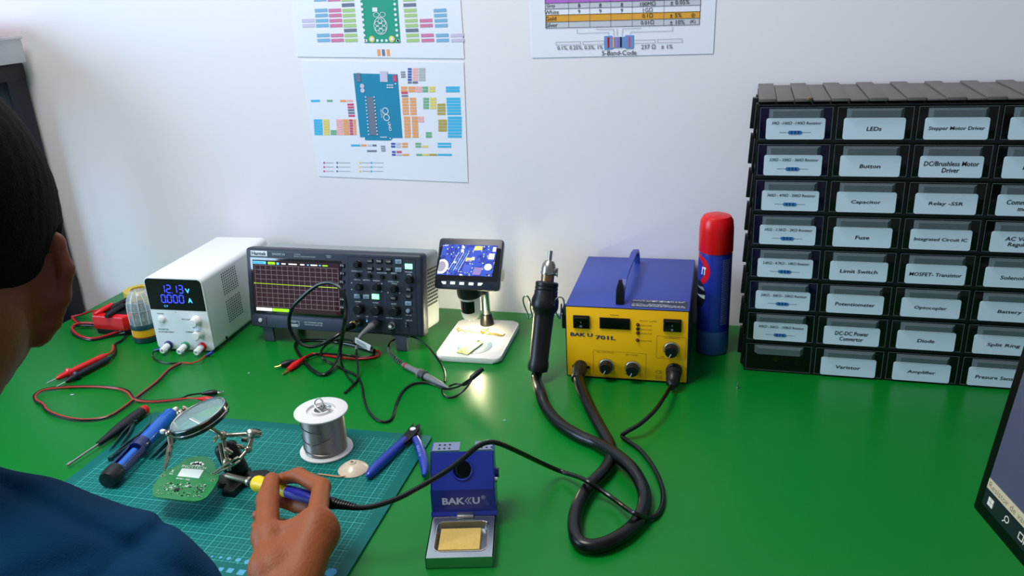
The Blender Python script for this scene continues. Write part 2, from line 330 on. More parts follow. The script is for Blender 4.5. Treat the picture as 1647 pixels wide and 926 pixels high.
# blue board pinout, lower
b=sheet([(-0.7787,0.2592),(-0.4777,0.2518),(-0.4704,0.4639),(-0.7821,0.4742)])
for a in [(-0.5914,0.4203,-0.5792,0.4247,'k_o'),(-0.5771,0.4201,-0.5649,0.4244,'k_o'),(-0.5644,0.4199,-0.5515,0.4243,'k_r'),(-0.5502,0.4197,-0.5398,0.424,'k_n'),(-0.5377,0.4196,-0.5265,0.4239,'k_y'),(-0.5064,0.4189,-0.481,0.4234,'k_c'),(-0.592,0.4149,-0.5798,0.4192,'k_o'),(-0.5776,0.4147,-0.5655,0.419,'k_o'),(-0.5649,0.4145,-0.552,0.4189,'k_r'),(-0.5507,0.4144,-0.5403,0.4187,'k_n'),(-0.5382,0.4142,-0.527,0.4185,'k_y'),(-0.5069,0.4136,-0.4814,0.4181,'k_c'),(-0.5918,0.4116,-0.5793,0.4153,'k_m'),(-0.5915,0.4067,-0.5792,0.4098,'k_d'),(-0.5912,0.401,-0.5793,0.4051,'k_o'),(-0.5766,0.4008,-0.5647,0.4049,'k_o'),(-0.507,0.3999,-0.4812,0.4041,'k_c'),(-0.5507,0.4005,-0.5399,0.4046,'k_n'),(-0.5378,0.4004,-0.5261,0.4045,'k_y'),(-0.5915,0.3957,-0.5795,0.3998,'k_o'),(-0.5768,0.3956,-0.5649,0.3997,'k_o'),(-0.5071,0.3948,-0.4813,0.399,'k_c'),(-0.5512,0.3954,-0.5404,0.3994,'k_n'),(-0.5383,0.3952,-0.5265,0.3993,'k_y'),(-0.5918,0.3905,-0.5798,0.3946,'k_o'),(-0.5771,0.3904,-0.5651,0.3945,'k_o'),(-0.5073,0.3896,-0.4814,0.3938,'k_c'),(-0.5516,0.3901,-0.5409,0.3942,'k_n'),(-0.5387,0.39,-0.527,0.3941,'k_y'),(-0.5248,0.3899,-0.5097,0.394,'k_e'),(-0.5921,0.3852,-0.5801,0.3893,'k_o'),(-0.5773,0.3851,-0.5654,0.3892,'k_o'),(-0.5074,0.3844,-0.4816,0.3886,'k_c'),(-0.5521,0.3849,-0.5414,0.389,'k_n'),(-0.5392,0.3848,-0.5274,0.3889,'k_y'),(-0.5253,0.3847,-0.5101,0.3888,'k_e'),(-0.5924,0.38,-0.5803,0.3841,'k_o'),(-0.5776,0.3799,-0.5656,0.384,'k_o'),(-0.5076,0.3793,-0.4817,0.3834,'k_c'),(-0.5257,0.3795,-0.5105,0.3836,'k_e'),(-0.5926,0.3747,-0.5806,0.3788,'k_o'),(-0.5779,0.3746,-0.5659,0.3787,'k_o'),(-0.5078,0.3741,-0.4818,0.3782,'k_c'),(-0.5262,0.3742,-0.511,0.3783,'k_e'),(-0.5915,0.3671,-0.5794,0.3717,'k_o'),(-0.5762,0.367,-0.5647,0.3716,'k_o'),(-0.5071,0.3666,-0.481,0.3712,'k_c'),(-0.5642,0.367,-0.5528,0.3715,'k_r'),(-0.5918,0.3615,-0.5797,0.3661,'k_o'),(-0.5764,0.3614,-0.565,0.3661,'k_o'),(-0.5075,0.3611,-0.4815,0.3657,'k_c'),(-0.5647,0.3614,-0.5533,0.366,'k_r'),(-0.5255,0.3612,-0.5094,0.3658,'k_e'),(-0.5921,0.3559,-0.58,0.3605,'k_o'),(-0.5767,0.3559,-0.5652,0.3605,'k_o'),(-0.508,0.3556,-0.4819,0.3602,'k_c'),(-0.5259,0.3557,-0.5098,0.3603,'k_e'),(-0.5924,0.3503,-0.5803,0.3549,'k_o'),(-0.577,0.3503,-0.5655,0.3549,'k_o'),(-0.5084,0.3501,-0.4823,0.3547,'k_c'),(-0.5264,0.3502,-0.5103,0.3548,'k_e'),(-0.5927,0.3447,-0.5806,0.3493,'k_o'),(-0.5773,0.3447,-0.5658,0.3493,'k_o'),(-0.5089,0.3446,-0.4827,0.3492,'k_c'),(-0.5269,0.3446,-0.5107,0.3492,'k_e'),(-0.593,0.339,-0.5809,0.3437,'k_o'),(-0.5776,0.339,-0.566,0.3437,'k_o'),(-0.5093,0.3391,-0.4831,0.3436,'k_c'),(-0.5515,0.3391,-0.5401,0.3436,'k_n'),(-0.5933,0.3334,-0.5812,0.338,'k_o'),(-0.5779,0.3334,-0.5663,0.338,'k_o'),(-0.5098,0.3335,-0.4835,0.338,'k_c'),(-0.5521,0.3334,-0.5406,0.338,'k_n'),(-0.7734,0.3995,-0.7552,0.4033,'k_c'),(-0.7408,0.3993,-0.7293,0.403,'k_n'),(-0.7142,0.399,-0.7022,0.4027,'k_o'),(-0.7008,0.3988,-0.6881,0.4025,'k_r'),(-0.7003,0.3922,-0.6875,0.3959,'k_m'),(-0.7004,0.3871,-0.6876,0.3908,'k_m'),(-0.7005,0.382,-0.6877,0.3857,'k_d'),(-0.7006,0.3769,-0.6878,0.3805,'k_d'),(-0.7007,0.3717,-0.6879,0.3754,'k_m'),(-0.7731,0.3632,-0.7556,0.3675,'k_c'),(-0.7538,0.3632,-0.7416,0.3674,'k_y'),(-0.7266,0.363,-0.7139,0.3673,'k_r'),(-0.7128,0.363,-0.7013,0.3672,'k_o'),(-0.7002,0.363,-0.6933,0.3671,'k_m'),(-0.6922,0.3629,-0.6871,0.3671,'k_o'),(-0.7735,0.3582,-0.756,0.3625,'k_c'),(-0.7542,0.3582,-0.742,0.3624,'k_y'),(-0.727,0.3581,-0.7143,0.3623,'k_r'),(-0.7132,0.3581,-0.7017,0.3623,'k_o'),(-0.7005,0.358,-0.6937,0.3622,'k_m'),(-0.6925,0.358,-0.6874,0.3622,'k_o'),(-0.774,0.3532,-0.7564,0.3575,'k_c'),(-0.7547,0.3532,-0.7424,0.3574,'k_y'),(-0.7274,0.3532,-0.7147,0.3574,'k_r'),(-0.7135,0.3531,-0.7021,0.3573,'k_o'),(-0.7009,0.3531,-0.694,0.3573,'k_m'),(-0.6929,0.3531,-0.6878,0.3573,'k_o'),(-0.7745,0.3482,-0.7569,0.3525,'k_c'),(-0.7551,0.3482,-0.7429,0.3525,'k_y'),(-0.7278,0.3482,-0.7151,0.3524,'k_r'),(-0.7139,0.3482,-0.7024,0.3524,'k_o'),(-0.7013,0.3482,-0.6944,0.3523,'k_m'),(-0.6933,0.3482,-0.6881,0.3523,'k_o'),(-0.7749,0.3432,-0.7573,0.3475,'k_c'),(-0.7555,0.3432,-0.7433,0.3475,'k_y'),(-0.7282,0.3432,-0.7155,0.3474,'k_r'),(-0.7143,0.3432,-0.7028,0.3474,'k_o'),(-0.7016,0.3432,-0.6948,0.3474,'k_m'),(-0.6936,0.3432,-0.6885,0.3474,'k_o'),(-0.741,0.3432,-0.7288,0.3474,'k_n'),(-0.7754,0.3382,-0.7577,0.3425,'k_c'),(-0.756,0.3382,-0.7437,0.3424,'k_y'),(-0.7286,0.3382,-0.7158,0.3424,'k_r'),(-0.7147,0.3382,-0.7032,0.3424,'k_o'),(-0.702,0.3382,-0.6951,0.3424,'k_m'),(-0.694,0.3382,-0.6888,0.3424,'k_o'),(-0.7417,0.3382,-0.7295,0.3424,'k_n'),(-0.703,0.3172,-0.6843,0.3206,'k_c'),(-0.6829,0.3173,-0.6714,0.3207,'k_o'),(-0.6686,0.3173,-0.6614,0.3207,'k_l'),(-0.6592,0.3174,-0.6512,0.3207,'k_d'),(-0.6713,0.3068,-0.6519,0.3102,'k_d'),(-0.5751,0.4529,-0.5676,0.4564,'k_v'),(-0.566,0.4526,-0.5559,0.4562,'k_r'),(-0.5543,0.4523,-0.5421,0.456,'k_x'),(-0.5755,0.4483,-0.5681,0.4518,'k_v'),(-0.5665,0.448,-0.5563,0.4516,'k_r'),(-0.5547,0.4478,-0.5425,0.4514,'k_x'),(-0.576,0.4436,-0.5685,0.4472,'k_v'),(-0.5669,0.4434,-0.5568,0.447,'k_r'),(-0.5552,0.4432,-0.543,0.4468,'k_x'),(-0.5765,0.439,-0.569,0.4426,'k_v'),(-0.5674,0.4388,-0.5572,0.4424,'k_r'),(-0.5556,0.4386,-0.5434,0.4422,'k_x'),(-0.577,0.4344,-0.5694,0.4379,'k_v'),(-0.5678,0.4342,-0.5577,0.4378,'k_r'),(-0.5561,0.434,-0.5438,0.4376,'k_x'),(-0.5774,0.4297,-0.5699,0.4333,'k_d'),(-0.5683,0.4296,-0.5581,0.4331,'k_d'),(-0.6215,0.3204,-0.6131,0.324,'k_v'),(-0.6114,0.3204,-0.6019,0.324,'k_l'),(-0.5997,0.3205,-0.5886,0.3241,'k_o'),(-0.5736,0.3205,-0.5626,0.3241,'k_n'),(-0.5303,0.3208,-0.5046,0.3243,'k_c'),(-0.6221,0.3152,-0.6137,0.3188,'k_v'),(-0.612,0.3152,-0.6025,0.3188,'k_l'),(-0.6002,0.3153,-0.5891,0.3189,'k_o'),(-0.5741,0.3154,-0.5631,0.319,'k_n'),(-0.5308,0.3156,-0.505,0.3191,'k_c'),(-0.5609,0.3154,-0.5499,0.319,'k_y'),(-0.6215,0.3052,-0.6142,0.3088,'k_v'),(-0.6125,0.3053,-0.6021,0.3089,'k_m'),(-0.6221,0.3,-0.6147,0.3036,'k_v'),(-0.613,0.3,-0.6027,0.3036,'k_l'),(-0.6013,0.3001,-0.5887,0.3037,'k_o'),(-0.5739,0.3003,-0.5623,0.3039,'k_n'),(-0.5612,0.3004,-0.5496,0.304,'k_y'),(-0.5485,0.3005,-0.5334,0.3041,'k_e'),(-0.5321,0.3007,-0.5049,0.3042,'k_c'),(-0.7648,0.2838,-0.7612,0.287,'k_m'),(-0.7593,0.285,-0.743,0.2862,'k_x'),(-0.7376,0.284,-0.734,0.2872,'k_d'),(-0.7321,0.2853,-0.7087,0.2865,'k_x'),(-0.6899,0.2845,-0.6864,0.2877,'k_y'),(-0.6846,0.2857,-0.6672,0.2869,'k_x'),(-0.6668,0.2847,-0.6633,0.2879,'k_c'),(-0.6615,0.286,-0.6415,0.2871,'k_x'),(-0.766,0.2756,-0.7624,0.2788,'k_m'),(-0.7605,0.2769,-0.7442,0.2781,'k_x'),(-0.7387,0.2759,-0.7351,0.2791,'k_d'),(-0.7332,0.2772,-0.7097,0.2783,'k_x'),(-0.6909,0.2764,-0.6874,0.2796,'k_y'),(-0.6856,0.2777,-0.6682,0.2788,'k_x'),(-0.6678,0.2767,-0.6643,0.2798,'k_c'),(-0.6625,0.278,-0.6424,0.2791,'k_x'),(-0.7672,0.2674,-0.7636,0.2706,'k_m'),(-0.7617,0.2687,-0.7453,0.2699,'k_x'),(-0.7398,0.2677,-0.7363,0.2709,'k_d'),(-0.7343,0.2691,-0.7108,0.2702,'k_x'),(-0.692,0.2683,-0.6885,0.2715,'k_y'),(-0.6866,0.2696,-0.6692,0.2708,'k_x'),(-0.6687,0.2686,-0.6653,0.2718,'k_c'),(-0.6634,0.2699,-0.6433,0.271,'k_x')]: b.rect(*a,PH)
b.poly([(-0.681,0.4494),(-0.6822,0.3341),(-0.6736,0.3341),(-0.672,0.3286),(-0.622,0.3282),(-0.6168,0.3328),(-0.5978,0.3329),(-0.5954,0.4463)],'pcb_blue',PH)
h=PH+.0006
b.poly([(-0.6595,0.4071),(-0.6612,0.338),(-0.6471,0.3375),(-0.6463,0.4082)],'k_d',h)
b.poly([(-0.6288,0.4521),(-0.6301,0.4337),(-0.6154,0.4329),(-0.6141,0.4518)],'k_l',h);b.poly([(-0.6765,0.4498),(-0.6768,0.4344),(-0.6679,0.4338),(-0.667,0.4497)],'k_d',h)
for x,y in [(-0.6663,0.4268),(-0.6664,0.419)]: b.disc(x,y,.0042,'k_l',h)
b.poly([(-0.6045,0.4448),(-0.6046,0.4337),(-0.5976,0.4331),(-0.5975,0.4447)],'k_m',h)
for x,y in [(-0.6618,0.4072),(-0.662,0.4011),(-0.6621,0.395),(-0.6623,0.3889),(-0.6625,0.3828),(-0.6627,0.3767),(-0.6629,0.3706),(-0.6631,0.3644),(-0.6633,0.3582),(-0.6635,0.352),(-0.6637,0.3458),(-0.6639,0.3395),(-0.6448,0.407),(-0.645,0.4009),(-0.6451,0.3949),(-0.6453,0.3888),(-0.6455,0.3827),(-0.6456,0.3766),(-0.6458,0.3705),(-0.6459,0.3643),(-0.6461,0.3582),(-0.6463,0.352),(-0.6464,0.3458),(-0.6466,0.3396),(-0.6732,0.3328),(-0.6216,0.3323),(-0.6007,0.43),(-0.6396,0.3344),(-0.6362,0.3344),(-0.6329,0.3344),(-0.6295,0.3344),(-0.6165,0.4278),(-0.6132,0.4277),(-0.6099,0.4277),(-0.6067,0.4276),(-0.617,0.4236),(-0.6137,0.4235),(-0.6104,0.4235),(-0.6071,0.4234)]: b.disc(x,y,.0013,'paper',h+.0003,8)
for x,y in [(-0.6258,0.382),(-0.6249,0.3701)]: b.ring(x,y,.0048,.0062,'paper',h,20)
(x0,y0),(x1,y1)=[(-0.6203,0.354),(-0.634,0.3778)]
b.text('UNO',x0,y0,'paper',w=.0165,h=h,rot=-1.5,bold=.02);b.text('ARDUINO',x1,y1,'paper',w=.016,h=h,rot=-1.5)
(x0,y0),(x1,y1)=[(-0.5848,0.4449),(-0.6381,0.3127)]
for q,w in(((x0,y0),1),((x1,y1),0)):
    for i in range(3):
        for j in range(3 if w else 3): b.rect(q[0]-.004+i*.003,q[1]-.005+j*.004,q[0]-.002+i*.003,q[1]-.002+j*.004,'k_d',PH)
tag(obj('printed_sheet',b),'printed sheet with a blue board pinout and coloured tags, lower on the wall','poster')
# resistor colour chart
b=sheet([(-0.3482,0.4683),(-0.0511,0.468),(-0.048,0.676),(-0.346,0.682)])
rows=[[(-0.3226,0.5543),(-0.073,0.5508),(-0.0738,0.576),(-0.3217,0.58)],[(-0.3225,0.5455),(-0.073,0.5419),(-0.0733,0.5509),(-0.3222,0.5543)],[(-0.3227,0.536),(-0.0733,0.5326),(-0.0736,0.5419),(-0.3223,0.5454)],[(-0.3224,0.525),(-0.0735,0.5228),(-0.0738,0.5326),(-0.3221,0.536)],[(-0.3228,0.5154),(-0.074,0.5128),(-0.0743,0.5228),(-0.3224,0.525)]]
for q,m in zip(rows,('violet_row','grey_row','paper','gold_row','grey_row')): b.poly(q,m,PH)
for q in rows: b.pl(q,.0006,'ink',PH+.0006,True)
for q in [[(-0.2842,0.5149),(-0.2831,0.5764)],[(-0.249,0.5145),(-0.2488,0.5749)],[(-0.2146,0.5142),(-0.2144,0.5734)],[(-0.1799,0.514),(-0.1797,0.5719)],[(-0.1298,0.5132),(-0.1293,0.5697)],[(-0.2701,0.5124),(-0.2702,0.5057),(-0.2182,0.5054),(-0.2182,0.5022)],[(-0.239,0.511),(-0.2099,0.5104),(-0.2094,0.4997)],[(-0.2044,0.511),(-0.204,0.4995)],[(-0.1653,0.5105),(-0.1952,0.5105),(-0.196,0.4987)],[(-0.1155,0.5107),(-0.1154,0.5046),(-0.1822,0.5049),(-0.1828,0.5017)],[(-0.3063,0.4928),(-0.2648,0.4928),(-0.2649,0.488),(-0.306,0.4881),(-0.3063,0.4928)],[(-0.261,0.4925),(-0.2253,0.4926),(-0.2253,0.4878),(-0.2607,0.4877),(-0.261,0.4925)],[(-0.1779,0.4922),(-0.1429,0.4921),(-0.1425,0.4872),(-0.1775,0.4872)],[(-0.1391,0.4924),(-0.1003,0.4921),(-0.0998,0.4871),(-0.1386,0.4873),(-0.1391,0.4924)]]: b.pl(q,.0005,'inkgrey',PH+.0006)
for i,(t_,h_) in enumerate((('Grey',.0065),('White',.0065),('Gold',.0065),('Silver',.0065),('8',.006),('8',.006),('8',.006),('9',.006),('9',.006),('9',.006),('100MΩ',.0065),('1GΩ',.0065),('0.1Ω',.0065),('0.01Ω',.0065),('± 0.05%',.0065),('± 5%',.0065),('± 10%',.0065),('(J)',.0065),('(K)',.0065),('0.1%, 0.25%, 0.5%, 1%',.007),('237 Ω   ± 1%',.007),('5-Band-Code',.0075))):
    x,y=[(-0.313,0.5498),(-0.3119,0.5403),(-0.3137,0.5304),(-0.3128,0.5201),(-0.2659,0.5491),(-0.2313,0.5481),(-0.1965,0.5475),(-0.2661,0.5398),(-0.2314,0.5392),(-0.1965,0.5388),(-0.1551,0.5473),(-0.155,0.5382),(-0.1553,0.5294),(-0.1556,0.5191),(-0.105,0.5475),(-0.1111,0.5283),(-0.1086,0.5178),(-0.0839,0.5274),(-0.0842,0.5174),(-0.266,0.4828),(-0.1399,0.4813),(-0.2009,0.4732)][i]
    b.text(t_,x,y,'ink',hgt=h_,h=PH+.0007,rot=-.01 if i>18 else .01)
x,y=(-0.2015,0.49)
mat('res_blue','#6b93cc',.7);mat('res_dark','#2b4f7c',.7)
b.prism([(x-.024,y-.011),(x-.012,y-.011),(x-.009,y-.0085),(x+.009,y-.0085),(x+.012,y-.011),(x+.024,y-.0105),(x+.024,y+.01),(x+.012,y+.0105),(x+.009,y+.008),(x-.009,y+.008),(x-.012,y+.0105),(x-.024,y+.01)],PH,PH+.0006,'res_blue')
for dx,m in((-.017,'red'),(-.0085,'k_o'),(-.002,'violet_row'),(.0035,'ink'),(.017,'k_m')): b.rect(x+dx-.0014,y-.0085,x+dx+.0014,y+.008,m,PH+.001)
tag(obj('printed_sheet',b),'printed resistor colour code chart on the wall above the soldering station','poster')
# ---------------- parts cabinet ----------------
CX,CY=.02,1.208;PW,PHH,CD=.1017,.05175,.165
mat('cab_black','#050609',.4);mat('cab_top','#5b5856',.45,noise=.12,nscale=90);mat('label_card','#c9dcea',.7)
for n,c in(('tint_purple','#120a30'),('tint_green','#070d0c'),('tint_grey','#080a0c')): mat(n,c,.12,alpha=.55,coat=.3)
mat('handle_clear','#9fb3bb',.12,alpha=.28,coat=.6)
t=thing('parts_cabinet','tall black cabinet of small clear labelled drawers on the right of the desk','cabinet',(CX+2*PW,CY+.08,0))
b=B()
b.bx((CX,CY+CD-.003,0),(CX+4*PW,CY+CD,8*PHH),'cab_black')
for i in range(9):
    z=i*PHH;b.bx((CX,CY,max(0,z-.003)),(CX+4*PW,CY+CD,min(8*PHH,z+.003)),'cab_black',.0008)
for i in range(5):
    x=CX+i*PW;b.bx((x-(.0 if i==0 else .0025),CY+.001,0),(x+.0025 if i<4 else x,CY+CD,8*PHH),'cab_black')
obj('body',b,t)
for j in range(8):   # staggered interlocking ribs on the left side
    z0=j*PHH
    for dx,dy,dz,w_,d_,h_ in((-.002,.02,.028,.004,.016,.046),(-.0045,.045,.033,.009,.012,.044),(-.002,.1,.028,.004,.016,.046)):
        b=B();b.box((CX+dx,CY+dy,z0+dz),(w_,d_,h_),'cab_black',.0008,rot=Matrix.Rotation(.05,4,'Y'));obj('side_rib',b,t)
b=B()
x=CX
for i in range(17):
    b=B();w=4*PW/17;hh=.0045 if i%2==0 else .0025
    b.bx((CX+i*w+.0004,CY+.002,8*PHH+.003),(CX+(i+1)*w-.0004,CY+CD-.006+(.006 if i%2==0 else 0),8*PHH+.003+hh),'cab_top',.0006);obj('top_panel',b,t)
cab=t
LAB=[['39Ω -100Ω -190Ω Resistor','220Ω - 330Ω - 360Ω Resistor','360Ω - 470Ω - 500Ω Resistor','1KΩ - 1.5KΩ - 2KΩ Resistor','2.6KΩ - 4.7KΩ - 10KΩ Resistor','20KΩ - 30KΩ - 33KΩ Resistor','47KΩ - 56KΩ - 150KΩ Resistor',None],
['LEDs','Button','Capacitor','Fuse','Limit Switch','Potentiometer','DC-DC Power\nConvertor','Varistor'],
['Stepper Motor Driver','DC/Brushless Motor\nDriver','Relay -SSR','Integrated Circuit IC','MOSFET- Transistor','Optocopler','Diode','Amplifier'],
['','Peltier','Communication\nmodule','AC Voltage\nRegulator','Solenoide','Battery','Split Ring','Presure Sensor']]
mat('bits_mix','#5c6a3c',.5);mat('bits_red','#8a2a22',.5);mat('bits_grey','#5d6670',.4,.3);mat('bits_yellow','#b9b23a',.5);mat('resistor_blue','#2a6fb0',.6);mat('resistor_band','#143a6e',.6)
rnd=random.Random(3)
def rrect(w,h_,r,n=4):
    o=[]
    for cx,cy,a0 in((w/2-r,h_/2-r,0),(-w/2+r,h_/2-r,90),(-w/2+r,-h_/2+r,180),(w/2-r,-h_/2+r,270)):
        for i in range(n+1): a=R(a0+90*i/n);o.append((cx+r*math.cos(a),cy+r*math.sin(a)))
    return o
for c in range(4):
    for r_ in range(8):
        x0=CX+c*PW+.0032;x1=CX+(c+1)*PW-.0032;z1=8*PHH-r_*PHH-.0038;z0=z1-PHH+.0076;xm=(x0+x1)/2
        tint='tint_purple' if c==0 and r_<6 else('tint_green' if (c+r_)%3 else 'tint_grey')
        b=B()
        b.bx((x0,CY-.0015,z0),(x1,CY+.0005,z1-.0005),tint,.0006)            # front
        for xa in(x0,x1-.0015): b.bx((xa,CY+.0006,z0),(xa+.0015,CY+CD-.012,z1-.006),tint)
        b.bx((x0,CY+.0006,z0),(x1,CY+CD-.012,z0+.0015),'cab_black');b.bx((x0,CY+CD-.014,z0),(x1,CY+CD-.012,z1-.006),'cab_black')
        F=frm((xm,CY-.0015,(z0+z1)/2),(1,0,0),(0,0,1));b.M=F;hw=(x1-x0)/2;hh=(z1-z0)/2
        for q in(((-hw,-hh),(hw,-hh)),((-hw,-hh),(-hw,hh)),((hw,-hh),(hw,hh)),((-hw,hh),(hw,hh))):
            b.seg(*q[0],*q[1],.0007,'handle_clear',.0004)
        d=obj('drawer',b,cab)
        b=B(F)       # moulded pull lip
        w=.036;zt=hh-.002;zb=hh-.0135
        for n0,za,ww in((.0,zt,w),(.009,zb,w*.82)): pass
        v=[(-w,zt,0),(w,zt,0),(w*.86,zt-.0015,.008),(-w*.86,zt-.0015,.008),(-w*.86,zb,.0075),(w*.86,zb,.0075),(-w,zb-.001,0),(w,zb-.001,0)]
        b.add(v,[(0,3,2,1),(3,4,5,2),(0,6,4,3),(1,2,5,7)],'handle_clear')
        b.seg(-w*.86,zt-.0015,w*.86,zt-.0015,.0008,'handle_clear',.0082);b.seg(-w*.86,zb,w*.86,zb,.0008,'handle_clear',.0078)
        obj('handle',b,d)
        s=LAB[c][r_]
        if s is not None:
            b=B(F@Matrix.Translation((0,-.0075,.0008)));lw,lh=.078,.0295
            b.prism(rrect(lw,lh,.003),-.0004,.0004,'label_card')
            if c==0:
                b.text(s,.001,.0082,'ink',w=.066,hgt=.0042,shear=.15,h=.0008,bold=.004)
                b.seg(-.021,-.005,.021,-.005,.0006,'inkgrey',.0007)
                b.poly([(-.008,-.0075),(.008,-.0075),(.0095,-.005),(.008,-.0025),(-.008,-.0025),(-.0095,-.005)],'resistor_blue',.001)
                for k in(-.0045,0,.0045): b.rect(k-.0008,-.0073,k+.0008,-.0027,'resistor_band',.0013)
            elif s:
                n=max(len(q) for q in s.split('\n'));w_=min(.068,.0040*n+.003);two='\n' in s
                b.text(s,0,0,'ink',w=w_,hgt=(.0155 if two else (.0062 if any(k in s for k in 'pyg') else .0055)),shear=.15,h=.0008,bold=.012)
            obj('label',b,d)
        b=B()   # loose parts inside
        for k in range(9):
            m=rnd.choice(['bits_mix','bits_grey','bits_grey','bits_yellow','bits_red' if (c,r_)in((2,1),(1,1)) else 'bits_mix'])
            xx=rnd.uniform(x0+.01,x1-.01);yy=rnd.uniform(CY+.012,CY+.05);sx=rnd.uniform(.003,.009)
            b.box((xx,yy,z0+.004+rnd.uniform(0,.006)),(sx*1.6,sx,sx*.6),m,.0004,1,rot=Matrix.Rotation(rnd.uniform(0,3),4,'Z')@Matrix.Rotation(rnd.uniform(-.5,.5),4,'X'))
        o=obj('contents',b,d);o['kind']='stuff'
mat('nut_brown','#6e5a42',.5);b=B();p=(0.0867,1.207,0.4222)
b.lathe((p[0],p[1],8*PHH+.0056),(0,0,1),[(.0042,0),(.0048,.001),(.0048,.0035),(.003,.005),(.0012,.0052)],'nut_brown',16)
tag(obj('metal_nut',b),'tiny brown metal nut lying on top of the parts cabinet','nut')
# ---------------- soldering station ----------------
mat('st_blue','#33449c',.42,bump=.04,bscale=900);mat('st_yellow','#ffbe00',.5);mat('st_side_shade','#1b2140',.5);mat('silver_ring','#9aa29a',.35,.8)
mat('display_black','#020203',.3);mat('led_red','#5a0d10',.2,coat=.5);mat('navy_ink','#1d3a5c',.7);mat('brown_ink','#8a6a20',.7);mat('sticker_grey','#2c2f45',.6);mat('pale_ink','#b9bfd2',.7)
T0=(-.1562,1.1413,0);t=thing('soldering_station','yellow and blue hot air soldering station with rocker switches and knobs','soldering station',T0,R(1.5))
TM=WM[t.name];hw,HH,DD=.0938,.1225,.234
b=B(TM);b.bx((-hw,.0,.002),(hw,DD,HH),'st_blue',.0015)
b.bx((hw-.0006,.003,.003),(hw+.0004,DD-.003,HH-.003),'st_side_shade')  # shade on the right of the blue cover, painted as a darker sheet
for i in range(6): b.bx((hw+.0003,.08+i*.02,.07),(hw+.0009,.09+i*.02,.1),'black')
obj('housing',b,t)
for x in(-.075,.075):
    for y in(.03,.2): b=B(TM);b.cyl((x,y,0),(x,y,.003),.007,'black');obj('foot',b,t)
b=B(TM);b.bx((-hw+.001,-.0012,.0035),(hw-.001,.001,HH-.001),'st_yellow',.0006);pn=obj
F=TM@frm((0,-.0013,0),(1,0,0),(0,0,1));b.M=F
b.pl([(-hw+.0008,.003),(hw-.0008,.003),(hw-.0008,HH-.0006),(-hw+.0008,HH-.0006)],.0012,'black',.0001,True)
b.text('BAK U',-.069,.0752,'navy_ink',w=.0345,hgt=.0062,bold=.03);b.text('701L',-.0315,.0722,'navy_ink',w=.031,hgt=.0068,bold=.03)
b.text('TEMP',-.018,.1105,'brown_ink',w=.014,hgt=.0022);b.text('PILOT LAMP',.0335,.1035,'brown_ink',w=.025,hgt=.0022)
for s,y in(('HEATER',.096),('OPERATING',.0893),('OPERATE',.0826),('HEATER',.0706)): b.text(s,.0305,y,'brown_ink',w=.017,hgt=.002)
b.text('AIR CONTROL',-.0325,.0475,'brown_ink',w=.028,hgt=.0021);b.text('SET TEMP',.0085,.0455,'brown_ink',w=.019,hgt=.0021);b.text('SOLDERING',.0685,.0775,'brown_ink',w=.023,hgt=.0022)
b.text('MIN',.0555,.0455,'brown_ink',w=.006,hgt=.0018);b.text('MAX',.081,.0435,'k_o',w=.007,hgt=.0018);b.text('MIN',.0,.0118,'brown_ink',w=.006,hgt=.0018);b.text('MAX',.02,.0105,'k_o',w=.007,hgt=.0018)
b.pl([(-.0511,.05),(.0308,.0487),(.03,.0036),(-.0511,.006)],.0004,'brown_ink',.0002,True);b.pl([(.0467,.0801),(.09,.079),(.0898,.0424),(.046,.043)],.0004,'brown_ink',.0002,True)
b.text('CE',.0505,.0192,'brown_ink',w=.0095,hgt=.0052);b.pl([(.0455,.0065),(.055,.0065),(.055,.0125),(.0455,.0125)],.0005,'brown_ink',.0002,True);b.text('RoHS',.0503,.0095,'brown_ink',w=.0075,hgt=.003)
for i in range(7): pass
for cx,cy,r in((-.0305,.0239,.0128),(.0104,.0226,.0128),(.0689,.0588,.0128)): b.ring(cx,cy,r-.0006,r,'brown_ink',.0002,28,a0=-.6,a1=3.7)
obj('front_panel',b,t)
for u0,u1,v0,v1 in((-.0813,-.0559,.0862,.1077),(.056,.0827,.0885,.1088)):
    b=B(F);cx,cy=(u0+u1)/2,(v0+v1)/2;b.box((cx,cy,.001),(u1-u0,v1-v0,.003),'black',.0008)
    b.box((cx,cy,.003),(u1-u0-.005,v1-v0-.004,.004),'blackgloss',.0006,rot=Matrix.Rotation(.12,4,'X'))
    b.text('I',cx,cy+.001,'pale_ink',hgt=.003,h=.0056);b.ring(cx,cy-.0055,.0011,.0016,'pale_ink',.0055,12);obj('rocker_switch',b,t)
b=B(F);b.box((-.0172,.0969,.0008),(.0463,.0183,.002),'display_black',.0004);obj('display_window',b,t)
for i,(u,v) in enumerate(((.0178,.0968),(.0178,.0898),(.0178,.0831),(.0175,.0711))):
    b=B(F);b.cyl((u,v,0),(u,v,.0015),.0026,'black',n=16);b.ball((u,v,.0012),.002,'led_red' if i!=1 else 'black',12);obj('pilot_lamp',b,t)
for u,v in((-.0305,.0239),(.0104,.0226),(.0689,.0588)):
    b=B(F);b.lathe((u,v,0),(0,0,1),[(.0115,0),(.0115,.0008),(.0105,.0015),(.0095,.0015)],'silver_ring')
    b.lathe((u,v,.001),(0,0,1),[(.0095,0),(.0098,.002),(.0092,.011),(.0085,.0125),(.0,.0127)],'black',24)
    for k in range(14): a=k*2*math.pi/14;b.box((u+.0093*math.cos(a),v+.0093*math.sin(a),.0065),(.0011,.0011,.01),'black',.0003,1)
    b.seg(u,v-.002,u-.003,v-.008,.0009,'white',.0139);obj('knob',b,t)
b=B(F)
for x in(-.0822,-.0585): b.cyl((x,.02,0),(x,.02,.0015),.0024,'black',n=12)
b.lathe((-.0712,.0207,0),(0,0,1),[(.0105,0),(.0105,.004),(.009,.008)],'black');obj('hose_socket',b,t)
